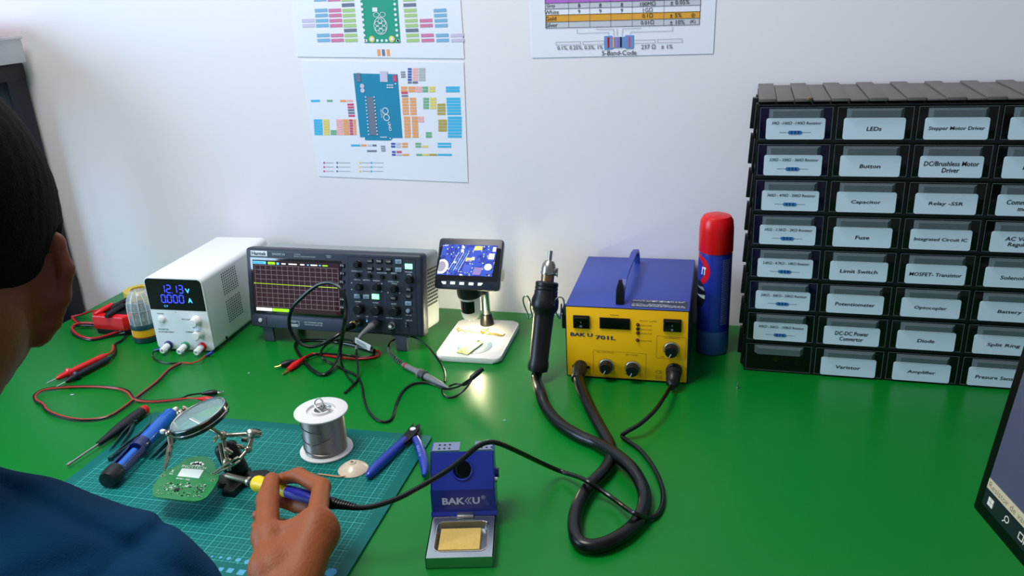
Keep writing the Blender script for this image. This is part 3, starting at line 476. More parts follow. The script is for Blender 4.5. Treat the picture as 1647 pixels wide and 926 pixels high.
b=B(F);b.lathe((.0734,.0233,0),(0,0,1),[(.0125,0),(.0125,.003),(.011,.005)],'black');obj('iron_socket',b,t)
# handle
q=[(-0.1634,1.1869,0.1225),(-0.1646,1.2094,0.14),(-0.1646,1.2611,0.15),(-0.1633,1.3071,0.155)]
b=B();hx=-.166
L=[Vector((hx,1.160,.1225)),Vector((hx,1.166,.139)),Vector((hx+.001,1.18,.1535)),Vector((hx+.001,1.21,.156)),Vector((hx+.001,1.30,.156)),Vector((hx+.001,1.33,.151)),Vector((hx+.001,1.345,.1365)),Vector((hx+.001,1.348,.1225))]
def strap(b,L,w,h_,m):
    for i in range(len(L)-1):
        a,c=L[i],L[i+1];d=(c-a).normalized();n=Vector((1,0,0)).cross(d)
        vs=[]
        for p,dd in((a,-.0006),(c,.0006)):
            for sx,sn in((-1,-1),(1,-1),(1,1),(-1,1)): vs.append(tuple(p+d*dd+Vector((1,0,0))*sx*w/2+n*sn*h_/2))
        b.add(vs,[(0,1,2,3),(7,6,5,4),(0,4,5,1),(1,5,6,2),(2,6,7,3),(3,7,4,0)],m)
strap(b,L,.009,.004,'st_blue');hd=obj('carry_handle',b,t)
b=B();b.prism([(0,0)]*0 or [(-.0062,-.012),(.0062,-.012),(.0062,.012),(.0036,.018),(.0025,.034),(-.0025,.034),(-.0036,.018),(-.0062,.012)],-.004,.004,'rubber',.0008)
b2=B(frm((hx-.002,1.158,.1345),(1,0,0),(0,.22,1)));b2.prism([(-.0058,-.012),(.0058,-.012),(.0058,.010),(.0036,.016),(.0022,.026),(-.0022,.026),(-.0036,.016),(-.0058,.010)],-.004,.004,'rubber',.0008);obj('handle_grip',b2,hd)
b=B(TM@frm((.047,.018,HH+.0002),(1,0,0),(0,1,0)))
b.rect(-.042,-.013,.043,.018,'sticker_grey',.0002)
b.text('Caution',.0,.0005,'pale_ink',w=.03,hgt=.0042,h=.0005,shear=.3);b.text('Warning',-.032,.0008,'pale_ink',w=.017,hgt=.003,h=.0005)
for i,y in enumerate((.014,.0105,-.004,-.007,-.010)):
    x=-.04
    while x<.038:
        w_=random.uniform(.003,.009);b.rect(x,y,min(x+w_,.041),y+.0012,'pale_ink',.0005);x+=w_+.0015
for x in(-.008,.004,.014): b.poly([(x-.003,.0092),(x+.003,.0092),(x,.0145)],'pale_ink',.0007)
obj('caution_label',b,t)
b=B(TM);b.bx((-hw-.016,.05,.06),(-hw,.075,.095),'black',.002)
obj('gun_bracket',b,t)
def hook(pts): b=B();b.tube(pts,.0013,'chrome',8,5);return obj('cradle_hook',b,t)
hook([(-0.2624,1.17,0.1119),(-0.264,1.17,0.0937),(-0.2651,1.165,0.0882),(-0.2682,1.15,0.1071),(-0.2675,1.14,0.1248),(-0.2611,1.135,0.1354),(-0.2543,1.135,0.1368),(-0.2517,1.14,0.1288),(-0.2533,1.15,0.1111),(-0.2547,1.16,0.0974)])
hook([(-0.2643,1.185,0.0874),(-0.2911,1.19,0.0858),(-0.3114,1.175,0.0853),(-0.3138,1.16,0.0872),(-0.3137,1.15,0.1011),(-0.3163,1.14,0.1219),(-0.3144,1.135,0.1334),(-0.3084,1.135,0.1358),(-0.306,1.14,0.1267),(-0.3083,1.15,0.1099),(-0.3084,1.16,0.0918)])
# ---------------- hot air gun ----------------
GT=Vector((-0.2807,1.185,0.1943));GB=Vector((-0.2919,1.115,0.0162));ga=(GB-GT);gl=ga.length;ga=ga/gl
def gp(f): return GT+ga*gl*f
t=thing('hot_air_gun','black hot air gun with steel nozzle hanging at the left of the station','hot air gun',tuple(GB))
S=lambda z:(z-52)/768*gl
b=B();b.lathe(GT,ga,[(.0030,0),(.0034,.0004),(.0034,S(112)),(.0075,S(118)),(.0105,S(140)),(.0112,S(165)),(.0112,S(195)),(.0100,S(197))],'steel',24);b.tube([tuple(GT+ga*S(185)+Vector((.0112*math.cos(a),.0112*math.sin(a),0))) for a in [i*math.pi/8 for i in range(16)]],.0012,'chrome',6,1,closed=True);obj('nozzle',b,t)
b=B();k=GT+ga*S(175)+Vector((.012,-.004,0));b.box(k,(.004,.006,.009),'steel',.0008);b.cyl(k+Vector((.001,-.006,-.004)),k+Vector((.001,.006,-.004)),.0018,'chrome');b.cyl(k+Vector((.003,-.004,-.008)),k+Vector((.003,.002,.005)),.0012,'steel');obj('clamp_screw',b,t)
mat('heat_steel','#8f7258',.35,1);b=B();b.lathe(GT,ga,[(.0102,S(190)),(.0102,S(255))],'heat_steel',24);obj('heater_tube',b,t)
b=B();b.lathe(GT,ga,[(.0105,S(246)),(.0165,S(248)),(.0182,S(256)),(.0182,S(275)),(.0172,S(278)),(.0182,S(282)),(.0182,S(298)),(.0172,S(301)),(.0184,S(306)),(.0184,S(328)),(.0215,S(365)),(.0218,S(405)),(.0205,S(425)),(.0172,S(440)),(.0162,S(470)),(.0155,S(600)),(.0150,S(740)),(.0162,S(760)),(.0166,S(785)),(.0155,S(812)),(.009,S(822))],'rubber',32);obj('handle',b,t)
hose=[gp(1.0),gp(1.06)+Vector((0,-.004,-.0))]
hp=[(-0.2715,1.0452,0.022),(-0.2554,1.015,0.012),(-0.2285,0.98,0.0092),(-0.1957,0.9524,0.0092),(-0.1653,0.9351,0.0095),(-0.1355,0.9028,0.016),(-0.1104,0.87,0.018),(-0.0949,0.843,0.012),(-0.0899,0.8137,0.0092),(-0.0955,0.7768,0.0092),(-0.1124,0.7464,0.0092),(-0.1332,0.7291,0.0092),(-0.1517,0.7317,0.0092),(-0.1626,0.7585,0.0092),(-0.166,0.7947,0.0092),(-0.1597,0.8382,0.0092),(-0.1472,0.875,0.0092),(-0.1435,0.9076,0.0092),(-0.1525,0.944,0.0075),(-0.1732,0.9871,0.008),(-0.1959,1.0348,0.01),(-0.2171,1.0838,0.013),(-0.2279,1.1157,0.017)]
e=F@Vector((-.0712,.0207,.004));e1=F@Vector((-.0712,.018,.018))
pts=[GB-ga*.004,GB+ga*.010+Vector((0,-.004,0))]+[Vector(p) for p in hp]+[e1,e]
b=B();b.tube([tuple(p) for p in pts],[.0088]+[.0084]*(len(pts)-2)+[.0088],'cablex',14,6);hs=obj('hose',b,t)
b=B();b.lathe(e,(e1-e),[(.0112,-.001),(.0112,.010),(.0104,.020),(.0098,.030),(.009,.032)],'rubber',20);obj('hose_boot',b,hs)
# ---------------- spray can ----------------
mat('can_blue','#1d2f96',.32,coat=.3);mat('can_pale','#3f62a8',.35);mat('can_red','#d3070d',.3);mat('can_text','#8694b8',.6);mat('can_dark','#121a30',.5)
cx,cy=(-0.0316,1.2509);cy+=.024;CR=.0262
t=thing('spray_can','blue aerosol can with a glossy red cap behind the soldering station','spray can',(cx,cy,0))
b=B();b.lathe((cx,cy,0),(0,0,1),[(.021,0),(.0245,.0008),(CR,.004),(CR,.042)],'can_pale',40,cap=True);b.lathe((cx,cy,0),(0,0,1),[(CR,.042),(CR,.172),(CR-.001,.176)],'can_blue',40,cap=False)
def wrap(b,poly,m,dr=.0003):   # (angle deg, z) polygon fan laid on the can
    c=(sum(p[0] for p in poly)/len(poly),sum(p[1] for p in poly)/len(poly));n=len(poly);K=5
    vs=[];fs=[]
    for k in range(K+1):
        f=k/K
        for p in poly: a=R(c[0]+(p[0]-c[0])*f);z=c[1]+(p[1]-c[1])*f;vs.append((cx+(CR+dr)*math.cos(a),cy+(CR+dr)*math.sin(a),z))
    for k in range(K):
        for i in range(n): j=(i+1)%n;fs.append((k*n+i,(k+1)*n+i,(k+1)*n+j,k*n+j))
    b.add(vs,fs,m)
el=lambda a,z,ra,rz,n=28:[(a+ra*math.cos(2*math.pi*i/n),z+rz*math.sin(2*math.pi*i/n)) for i in range(n)]
wrap(b,el(-158,.146,54,.0255),'can_red',.0002);wrap(b,el(-163,.146,36,.019),'can_blue',.0004)
wrap(b,el(-168,.105,50,.027),'can_dark',.0003);wrap(b,[(-215,.105),(-120,.106),(-121,.099),(-215,.098)],'label_card',.0005);wrap(b,[(-215,.121),(-128,.119),(-122,.113),(-215,.114)],'can_text',.0005)
for k in range(40):
    z=.165-k*.0028;a=-62
    while a<-32:
        w_=random.uniform(2,6);wrap(b,[(a,z),(a+w_,z),(a+w_,z+.0012),(a,z+.0012)],'can_text',.0004);a+=w_+1.2
wrap(b,[(-139,.14),(-136,.153),(-132,.153),(-135,.14)],'white',.0006);wrap(b,[(-131,.15),(-120,.15),(-120,.153),(-131,.153)],'white',.0006);wrap(b,[(-128,.14),(-124.5,.14),(-122.5,.15),(-126,.15)],'white',.0006)
obj('can_body',b,t)
b=B();b.lathe((cx,cy,0),(0,0,1),[(CR+.0006,.1755),(CR+.0008,.1765),(CR+.0006,.212),(CR-.001,.226),(CR-.005,.2325),(CR-.011,.2345),(0,.235)],'can_red',40,cap=False);obj('cap',b,t)
# ---------------- oscilloscope ----------------
mat('sc_front','#2a3140',.45,noise=.05,nscale=300);mat('sc_front2','#343d50',.45);mat('sc_body','#8f989b',.55);mat('sc_foot','#4b5163',.5);mat('sc_ink','#c9d0da',.6);mat('btn_dark','#0c0e13',.4);mat('btn_grey','#7e97a6',.5)
mat('green_lit','#9dffb0',.5,emit='#7dffa0',es=1.6);mat('scr_black','#05060a',.1,coat=1);mat('scr_back','#0c0509',.12,emit='#2e1420',es=.8,coat=1)
mat('scr_grid','#8a7f86',.5,emit='#a2949c',es=.62);mat('scr_wave','#9ab800',.5,emit='#a8d000',es=.95);mat('scr_cyan','#4ba7d8',.5,emit='#5db9ea',es=.8);mat('scr_green','#7fd000',.5,emit='#98ea10',es=.85);mat('scr_white','#fff',.5,emit='#f2f2f5',es=.9)
c10,s10=math.cos(R(10)),math.sin(R(10))
t=thing('oscilloscope','dark grey bench oscilloscope with lit grid screen and many knobs','oscilloscope',(-.675,1.23,0))
SM=frm((-.675,1.18,.031),(1,0,0),(0,s10,c10))
b=B(SM);b.bx((-.164,.004,-.092),(.164,.139,-.016),'sc_body',.007,4)
for i in range(11):
    for j in range(7):
        if j<6: b.box((.1641,.048+i*.0062,-.03-j*.009-(i%2)*.004),(.001,.0034,.006),'black')
obj('rear_case',b,t)
b=B(SM);b.bx((-.169,-.001,-.026),(.1685,.1425,0),'sc_front',.006,4)
b.M=SM@Matrix.Translation((0,0,.0002))
b.pl([(.0315,.0015),(.0315,.1345),(.1565,.1345),(.1565,.0015)],.0005,'black',.0002)
b.pl([(.0325,.0015),(.0325,.1335)],.0004,'sc_foot',.0003)
b.prism([(-.163,-.0005),(.022,-.0005),(.022,.019),(.016,.0225),(-.156,.0225),(-.163,.018)],-.001,.0022,'sc_front2',.0008)
b.rect(-.134,.003,-.1335,.0185,'black',.0026);b.rect(-.1325,.003,-.132,.0185,'black',.0026)
H=.0028
b.text('FAST WAVEFORM CAPTURE',-.0385,.0135,'sc_ink',w=.036,hgt=.0024,h=H);b.text('RECORD AND SAVE IT USB',-.0385,.0095,'sc_ink',w=.034,hgt=.0022,h=H)
b.rect(-.0865,.007,-.0695,.0085,'sc_ink',H);b.rect(-.0865,.0045,-.0695,.0058,'sc_ink',H);b.pl([(-.085,.0145),(-.0685,.0145),(-.067,.013),(-.067,.007),(-.0685,.0055)],.0006,'sc_ink',H);b.text('USB',-.0775,.0125,'sc_ink',w=.008,hgt=.002,h=H)
x,y=(-0.1408,0.1332);b.rect(x-.0165,y-.0048,x+.0165,y+.0048,'white',.0004);b.text('Hantek',x,y,'navy_ink',w=.029,hgt=.0066,h=.0007,bold=.02)
x,y=(-0.1017,0.1333);b.text('DSO2C10',x,y,'sc_ink',w=.0245,hgt=.0038,bold=.01)
x,y=(-0.0505,0.1326);b.text('2 CHANNEL',x-.0145,y+.0018,'sc_ink',w=.013,hgt=.0018);b.text('DIGITAL STORAGE OSCILLOSCOPE',x,y-.0018,'sc_ink',w=.041,hgt=.0019)
x,y=(-0.004,0.1329);b.text('100MHz\n1GSa/s',x,y,'sc_ink',w=.0095,hgt=.0045)
LB=[((0.0485,0.1096),'INTENSITY',0.02),((0.0717,0.1095),'RUN',0.006),((0.0948,0.1087),'SAVE TO USB',0.018),((0.1171,0.1092),'SELECT',0.011),((0.0484,0.0946),'POSITION',0.0115),((0.0661,0.0948),'VERTICAL',0.0145),((0.0842,0.0946),'POSITION',0.012),((0.1158,0.0946),'HORIZONTAL',0.02),((0.1173,0.0913),'POSITION',0.01),((0.144,0.1124),'TRIGGER',0.014),((0.1449,0.1084),'LEVEL',0.008),((0.048,0.056),'VOLTS/DIV',0.0115),((0.0814,0.0559),'VOLTS/DIV',0.0115),((0.1153,0.0558),'SEC/DIV',0.0095),((0.1151,0.0305),'EXT TRIG, Gen OUT',0.03),((0.1419,0.0376),'PROBE',0.01),((0.1416,0.0285),'~1kHz 3V',0.013),((0.0479,0.0304),'CH1',0.0065),((0.0807,0.0313),'CH2',0.0065),((0.064,0.0307),'GND',0.0055)]
for (x,y),s,w in LB: b.text(s,x,y,'sc_ink',w=w,hgt=.0021,bold=.01)
for x,y in [(0.0376,0.0891),(0.037,0.0773),(0.0939,0.0903),(0.0934,0.0767),(0.105,0.0755),(0.1264,0.0755)]: b.poly([(x-.0012,y-.0011),(x+.0012,y-.0011),(x,y+.0013)],'sc_ink',.0004)
for a,c in [[(0.1007,0.0966),(0.0986,0.0386)],[(0.1322,0.0981),(0.1303,0.0404)],[(0.1339,0.0652),(0.1522,0.0662)],[(0.1522,0.0662),(0.1513,0.0353)]]: b.seg(*a,*c,.0004,'sc_foot',.0003)
x,y=(0.0636,0.0221);b.poly([(x-.002,y+.001),(x+.002,y+.001),(x,y-.002)],'scr_cyan',.0005);b.seg(x,y,x,y+.005,.0005,'scr_cyan',.0005)
obj('front_bezel',b,t)
b=B(SM);b.bx((-.1595,.0245,-.001),(.0195,.126,.0008),'scr_black',.001)
K=[(-0.1508,0.1172),(0.0072,0.1131),(-0.1518,0.0314),(0.0045,0.0318)]
u0,u1,v1,v0=-.1545,.0145,.1215,.0285
b.rect(u0,v0,u1,v1,'scr_back',.001)
gx0,gx1,gy0,gy1=-.1505,.0125,.0375,.1125
for i in range(16): x=gx0+(gx1-gx0)*i/15;b.seg(x,gy0,x,gy1,.0003,'scr_grid',.0013)
for i in range(10): y=gy0+(gy1-gy0)*i/9;b.seg(gx0,y,gx1,y,.0003,'scr_grid',.0013)
b.seg(gx0-.001,.0795,gx1,.0782,.0008,'scr_wave',.0016);b.poly([(gx0-.003,.081),(gx0,.0795),(gx0-.003,.078)],'scr_wave',.0016)
b.rect(u0+.001,.1145,u0+.027,.1195,'scr_cyan',.0013);b.text('Hantek',u0+.0125,.117,'navy_ink',w=.02,hgt=.003,h=.0015)
b.rect(u0+.031,.1145,u0+.045,.119,'scr_green',.0013);b.rect(u0+.048,.1145,u0+.053,.1185,'scr_cyan',.0013)
for x,w,m in((.058,.008,'scr_white'),(.072,.016,'scr_white'),(.095,.008,'scr_white'),(.108,.004,'scr_cyan'),(.115,.013,'scr_white'),(.131,.004,'scr_cyan'),(.138,.01,'scr_green')): b.rect(u0+x,.1155,u0+x+w,.1175,m,.0013)
b.rect(u0+.002,.0295,u0+.034,.035,'scr_white',.0013);b.text('T DC  500mV',u0+.014,.0322,'ink',w=.02,hgt=.0026,h=.0016);b.rect(u0+.035,.0295,u0+.068,.035,'scr_green',.0013)
obj('screen',b,t)
def button(px,w,h_,m,n=.003,nm='button',txt=None):
    b=B(SM);b.box((px[0],px[1],n/2),(w,h_,n),m,min(w,h_)*.3,3)
    if txt: b.text(txt,px[0],px[1],'sc_ink' if m=='btn_dark' else 'navy_ink',w=w*.68,hgt=h_*.42,h=n+.0004)
    return obj(nm,b,t)
for i,(x,y) in enumerate([(0.0215,0.1183),(0.0208,0.1044),(0.0195,0.0895),(0.0194,0.0741),(0.0186,0.0586),(0.0179,0.0442)]): button((x,y),.0088,.0072,'btn_dark',.002,txt='F%d'%i)
for (x,y),m,s in [((0.0735,0.1288),'btn_dark','AUTO\nSCALE'),((0.0908,0.129),'btn_dark','MEASURE'),((0.1083,0.129),'btn_dark','ACQUIRE'),((0.1264,0.1293),'btn_grey','AUTO\nSET'),((0.0733,0.1155),'btn_dark','SAVE'),((0.0903,0.1152),'btn_dark','CURSOR'),((0.1079,0.1155),'btn_dark','DISPLAY'),((0.1259,0.1155),'btn_grey','SINGLE\nSEQ'),((0.1445,0.122),'green_lit',''),((0.0473,0.0654),'btn_grey','MATH\nMENU'),((0.0643,0.0656),'btn_grey','CH1\nMENU'),((0.0817,0.0668),'green_lit',''),((0.1149,0.066),'btn_dark','HORIZ\nMENU'),((0.1433,0.0827),'btn_dark','TRIG\nMENU'),((0.143,0.0705),'btn_dark','FORCE\nTRIG')]: button((x,y),.0118 if m!='green_lit' else .0135,.0078 if m!='green_lit' else .0092,m,.002,txt=s or None)
x,y=(0.1421,0.058);button((x,y),.0118,.0075,'btn_grey',.002,txt='WAVE\nGEN')
def knob(px,r,L,nm='knob',m='btn_dark'):
    b=B(SM);b.lathe((px[0],px[1],0),(0,0,1),[(r*1.12,0),(r*1.12,.001),(r,.0015),(r*.94,L-.001),(r*.82,L),(0,L)],m,24)
    for k in range(12): a=k*math.pi/6;b.box((px[0]+r*.96*math.cos(a),px[1]+r*.96*math.sin(a),L*.5),(.0009,.0009,L*.8),m,rot=Matrix.Rotation(a,4,'Z'))
    return obj(nm,b,t)
for (x,y),r,L in [((0.0517,0.1222),0.0055,0.012),((0.0498,0.103),0.0034,0.005),((0.0726,0.1027),0.0034,0.005),((0.0956,0.1023),0.0034,0.005),((0.1182,0.1026),0.0034,0.005),((0.0532,0.0828),0.0058,0.012),((0.0864,0.0838),0.0058,0.012),((0.1186,0.0831),0.0058,0.012),((0.1468,0.1003),0.0058,0.012),((0.052,0.0444),0.0085,0.015),((0.0853,0.0441),0.0085,0.015),((0.119,0.0444),0.0085,0.015)]: knob((x,y),r,L)
for (x,y),r,m in [((0.1417,0.0453),0.0036,'btn_grey'),((-0.1449,0.0119),0.0038,'sc_ink')]: b=B(SM);b.cyl((x,y,0),(x,y,.0045),r,m,bev=.0006,n=24);obj('button',b,t)
BN=[(0.0484,0.0192),(0.0827,0.02),(0.1106,0.0178)]
for i,(x,y) in enumerate(BN):
    b=B(SM);b.lathe((x,y,0),(0,0,1),[(.0065,0),(.0065,.002),(.0048,.002),(.0048,.011),(.0036,.011),(.0036,.004),(0,.004)],'chrome' if i==2 else 'brass',24);b.cyl((x,y,.003),(x,y,.009),.001,'brass')
    if i==2: b.lathe((x,y,.003),(0,0,1),[(.0028,0),(.0028,.007),(.0018,.0072)],'white')
    obj('bnc_socket',b,t)
x,y=(0.14,0.0204);b=B(SM);b.box((x-.0005,y+.004,.0035),(.0022,.003,.008),'steel',.0004);b.box((x-.0005,y-.0015,.0035),(.0022,.003,.008),'steel',.0004);obj('probe_terminal',b,t)
for x in(-.811,-.5515):
    b=B();b.bx((x-.0105,1.183,0),(x+.0105,1.189,.036),'sc_foot',.0015);b.bx((x-.016,1.184,.026),(x+.016,1.205,.034),'sc_foot',.001);obj('folding_foot',b,t)
for x in(-.8,-.55): b=B();b.cyl((x,1.275,0),(x,1.275,.02),.008,'black');obj('rear_foot',b,t)
# ---------------- bench power supply ----------------
mat('psu_white','#e4e7ea',.42);mat('psu_side','#b9bfbf',.5);mat('psu_digit','#2a30ff',.5,emit='#3540ff',es=2.2);mat('psu_unit','#38b0ff',.5,emit='#48b8ff',es=1.5);mat('jack_green','#1d8a55',.4);mat('jack_blue','#1d2a66',.4)
t=thing('power_supply','white bench power supply with blue digits in a black display','power supply',(-.9389,1.1187,0),R(3.5))
M=WM[t.name]
b=B(M);b.bx((-.0563,0,.004),(.0563,.238,.141),'psu_white',.009,5)
for g,(z0,n) in enumerate(((.088,9),(.035,9))):
    for i in range(9):
        for j in range(8): b.cyl((.0560,.06+j*.0065,z0+i*.0048),(.0568,.06+j*.0065,z0+i*.0048),.0014,'black',n=8)
b.cyl((.056,.04,.012),(.0575,.04,.012),.0028,'black',n=12)
obj('case',b,t)
for x in(-.042,.042):
    for y in(.02,.21): b=B(M);b.cyl((x,y,0),(x,y,.005),.006,'black');obj('foot',b,t)
F=M@frm((0,-.0006,0),(1,0,0),(0,0,1))
b=B(F);b.prism(rrect(.1126,.1365,.008)and[(x,y+.0725) for x,y in rrect(.1126,.1365,.008)],-.004,.0006,'psu_white',.0004)
b.poly([(-.0548,.0812)]+[(.0506,.0805)]+[(x,y) for x,y in [(.0545,.1320),(.0528,.1358),(.0485,.1385),(-.0485,.1392),(-.0528,.1368),(-.0548,.1325)]],'display_black',.0009)
b.seg(-.0548,.0812,.0545,.0808,.0006,'display_black',.0009);b.poly([(.0500,.0806),(.0545,.0808),(.0545,.1325),(.05,.1325)],'display_black',.00092)
G={'0':'abcdef','1':'bc','2':'abged','3':'abgcd','.':''}
def seg7(ch,x,y,w,h_):
    q=dict(a=((0,1),(1,1)),b=((1,1),(1,.5)),c=((1,.5),(1,0)),d=((0,0),(1,0)),e=((0,.5),(0,0)),f=((0,1),(0,.5)),g=((0,.5),(1,.5)))
    for s in G[ch]:
        (ax,ay),(bx_,by)=q[s];k=.12
        ax,bx_=ax+(bx_-ax)*k,bx_-(bx_-ax)*k;ay,by=ay+(by-ay)*k*.9,by-(by-ay)*k*.9
        b.seg(x+ax*w+ay*.0008,y+ay*h_,x+bx_*w+by*.0008,y+by*h_,.0016,'psu_digit',.0012)
for s,x0,y0 in(('12.13',-.0262,.1135),('0.000',-.0285,.0950)):
    x=x0
    for k,ch in enumerate(s):
        if ch=='.': b.rect(x-.0028,y0-.0006,x-.0014,y0+.0008,'psu_digit',.0012);continue
        seg7(ch,x,y0,.0078,.0142);x+=.0118
b.text('V',.0262,.1180,'psu_unit',w=.0085,hgt=.0085,h=.0012,bold=.02);b.text('A',.0275,.1000,'psu_unit',w=.0085,hgt=.0088,h=.0012,bold=.02);b.text('C.V',-.022,.0882,'psu_unit',w=.0075,hgt=.0035,h=.0012)
b.text('POWER',-.0370,.0728,'ink',w=.0135,hgt=.0022,h=.0008,bold=.01);b.text('VOLTAGE',.0110,.0635,'ink',w=.0175,hgt=.0026,h=.0008,bold=.01);b.text('CURRENT',.0140,.0395,'ink',w=.0175,hgt=.0026,h=.0008,bold=.01)
b.text('WANPTEK',-.0375,.0425,'pcb_teal',w=.0215,hgt=.0030,h=.0008,bold=.02);b.text('DC POWER SUPPLY',-.033,.0376,'ink',w=.031,hgt=.0026,h=.0008,bold=.01);b.text('+',-.006,.077,'inkgrey',w=.0025,h=.0008)
fp=obj('front_panel',b,t)
b=B(F);b.lathe((-.0371,.062,0),(0,0,1),[(.0072,0),(.0072,.001),(.006,.001),(.0058,.004),(.005,.0045),(0,.0045)],'white',24);obj('power_button',b,t)
for y in(.0622,.0375):
    b=B(F);b.lathe((.0325,y,0),(0,0,1),[(.0095,0),(.0095,.002),(.0078,.004),(.0074,.013),(.0065,.0145),(0,.0147)],'white',24);b.box((.0318,y-.0052,.0075),(.003,.009,.013),'white',.001,rot=Matrix.Rotation(-.15,4,'Z'));obj('knob',b,t)
for x,c in((-.0335,'jack_blue'),(.0,'jack_green'),(.0335,'can_red')):
    b=B(F);b.lathe((x,.0125,0),(0,0,1),[(.0078,0),(.0078,.003),(.0065,.0045),(.0052,.005)],c,24)
    b.lathe((x,.0125,.004),(0,-.12,1),[(.0052,0),(.0056,.001),(.0056,.006),(.0048,.007),(.0052,.009),(.0054,.018),(.0048,.019),(.0022,.019),(.0022,.014),(0,.014)],'white',20)
    for k in range(10): a=k*math.pi/5;b.box((x+.0052*math.cos(a),.0105+.0052*math.sin(a),.0175),(.0012,.0012,.008),'white',.0003,1)
    obj('binding_post',b,t)
# output lead pair with clips
mat('lead_red','#b03a28',.35);mat('clip_red','#d00c12',.4);mat('clip_black','#0b0e1c',.4);mat('spade_blue','#23318c',.4)
t=thing('test_lead_pair','red and black power lead pair looping left of the magnifier to two crocodile clips','test leads',(-0.9169,0.9275,0))
jn=[(-0.9467,1.0645,0.012),(-0.9286,1.0611,0.008)]
main=[(-0.9149,1.0667,0.004),(-0.9198,1.0428,0.0035),(-0.9106,0.9984,0.0035),(-0.9064,0.9477,0.0045),(-0.9056,0.9092,0.0035),(-0.9112,0.8831,0.0035),(-0.9405,0.8683,0.0035),(-0.9824,0.8701,0.0035),(-1.0221,0.8823,0.0035),(-1.0465,0.8979,0.0035),(-1.0698,0.9081,0.0035),(-1.0854,0.9242,0.0035),(-1.0836,0.9418,0.0035),(-1.0551,0.9556,0.0035),(-1.0085,0.9659,0.0035),(-0.9623,0.9665,0.004),(-0.9271,0.9513,0.0085),(-0.906,0.9386,0.005),(-0.8822,0.9374,0.0035),(-0.8572,0.9439,0.0035),(-0.8329,0.9544,0.0035)]
off=lambda pts,dx,dy,dz=0:[(p[0]+dx,p[1]+dy,p[2]+dz) for p in pts]
def nofs(pts,d):
    o=[]
    for i,p in enumerate(pts):
        a=Vector(pts[max(i-1,0)]);c=Vector(pts[min(i+1,len(pts)-1)]);n=(c-a).cross(Vector((0,0,1))).normalized();o.append(tuple(Vector(p)+n*d))
    return o
ra=[(-0.8932,1.108,0.0014),(-0.8826,1.0782,0.007),(-0.8971,1.0697,0.004)]
la=[(-0.9913,1.11,0.0027),(-0.9842,1.0878,0.01),(-0.9813,1.0805,0.004),(-0.9588,1.0677,0.0035),(-0.9358,1.0642,0.0035)]
b=B();b.tube(ra+nofs(main,.0014)+[(-0.817,0.9565,0.005),(-0.7946,0.9529,0.008)],.0015,'lead_red',8);cr_=obj('red_lead',b,t)
b=B();b.tube(la+nofs(main,-.0014)+[(-0.8236,0.9656,0.005),(-0.8,0.9704,0.008)],.0015,'cablex',8);ck=obj('black_lead',b,t)
def croc(p0,p1,m,parent,nm,tipmat='chrome',s=1):
    p0=Vector(p0);p1=Vector(p1);d=p1-p0;L=d.length;d.normalize()
    b=B();b.lathe(p0,d,[(.0022*s,0),(.0026*s,L*.12),(.0042*s,L*.3),(.0050*s,L*.45),(.0045*s,L*.62),(.0036*s,L*.74)],m,12)
    o=obj(nm,b,parent)
    b=B();n=Vector((-d.y,d.x,0)).normalized()
    for sgn in(-1,1): b.tube([tuple(p0+d*L*.7+n*.0012*sgn*s),tuple(p0+d*L*.88+n*.0013*sgn*s),tuple(p1+n*.0003*sgn)],.001*s,tipmat,6,2)
    for k in range(4): b.box(p0+d*L*(.8+.05*k),(.0022*s,.0022*s,.0022*s),tipmat,rot=Matrix.Rotation(.7,4,'Z'))
    obj('clip_jaw',b,o);return o
croc((-0.7986,0.9522,0.008),(-0.7688,0.9599,0.0045),'clip_red',t,'red_clip')
croc((-0.8028,0.9678,0.008),(-0.7758,0.9854,0.0045),'clip_black',t,'black_clip')
b=B();b.cyl((-0.889,1.106,0.0027),(-0.8762,1.106,0.0098),.0028,'spade_blue');b.cyl((-0.9826,1.11,0.0058),(-0.9993,1.11,0.0021),.0028,'spade_blue');obj('spade_terminal',b,t)
# ---------------- digital microscope ----------------
mat('mic_dark','#182230',.35);mat('mic_white','#e6e4dc',.35);mat('gold','#c9a45a',.3,.9);mat('disc_blue','#6b8496',.6,noise=.35,nscale=400);mat('yg_pcb','#b9c66a',.6)
MX=(-.4241,1.1582,0);t=thing('digital_microscope','small digital microscope with a tilted blue circuit picture on its screen','microscope',MX,R(2.3))
M=WM[t.name]
b=B(M);b.M=M@Matrix.Translation((0,.0794,0));b.prism(rrect(.1135,.159,.013,6),.001,.0105,'mic_white',.003);b.M=M
obj('base',b,t)
b=B(M);d_=[(-0.4241,1.203,0.0108)][0];b.M=Matrix.Translation((d_[0],d_[1],.0106));b.lathe((0,0,0),(0,0,1),[(.0305,0),(.0305,.0005),(0,.0006)],'disc_blue',40);b.ring(0,0,.0205,.021,'mic_white',.0008);obj('stage_disc',b,t)
b=B()
cp=[(-0.4706,1.2524,0.0125),(-0.4662,1.2602,0.013),(-0.4571,1.2507,0.013),(-0.4522,1.2569,0.013),(-0.4342,1.2515,0.013),(-0.4267,1.257,0.0135),(-0.4154,1.2502,0.0125),(-0.4031,1.2549,0.0125),(-0.3878,1.2492,0.0125),(-0.3846,1.254,0.013)]
b.tube(cp,.0011,'gold',8);b.tube([(-0.4704,1.2552,0.0125),(-0.4745,1.2606,0.0135),(-0.4713,1.265,0.013)],.001,'gold',6);b.tube([(-0.4296,1.2521,0.0155),(-0.4259,1.2625,0.016),(-0.4164,1.2541,0.0155),(-0.4002,1.2455,0.0145),(-0.3867,1.2456,0.013)],.0011,'gold',6);b.tube([(-0.4254,1.2529,0.013),(-0.4185,1.2613,0.017),(-0.4171,1.2643,0.017)],.001,'gold',6)
b.cyl((-0.4283,1.2579,0.0106),(-0.4251,1.2485,0.015),.0018,'gold')
obj('stage_clip',b,t)
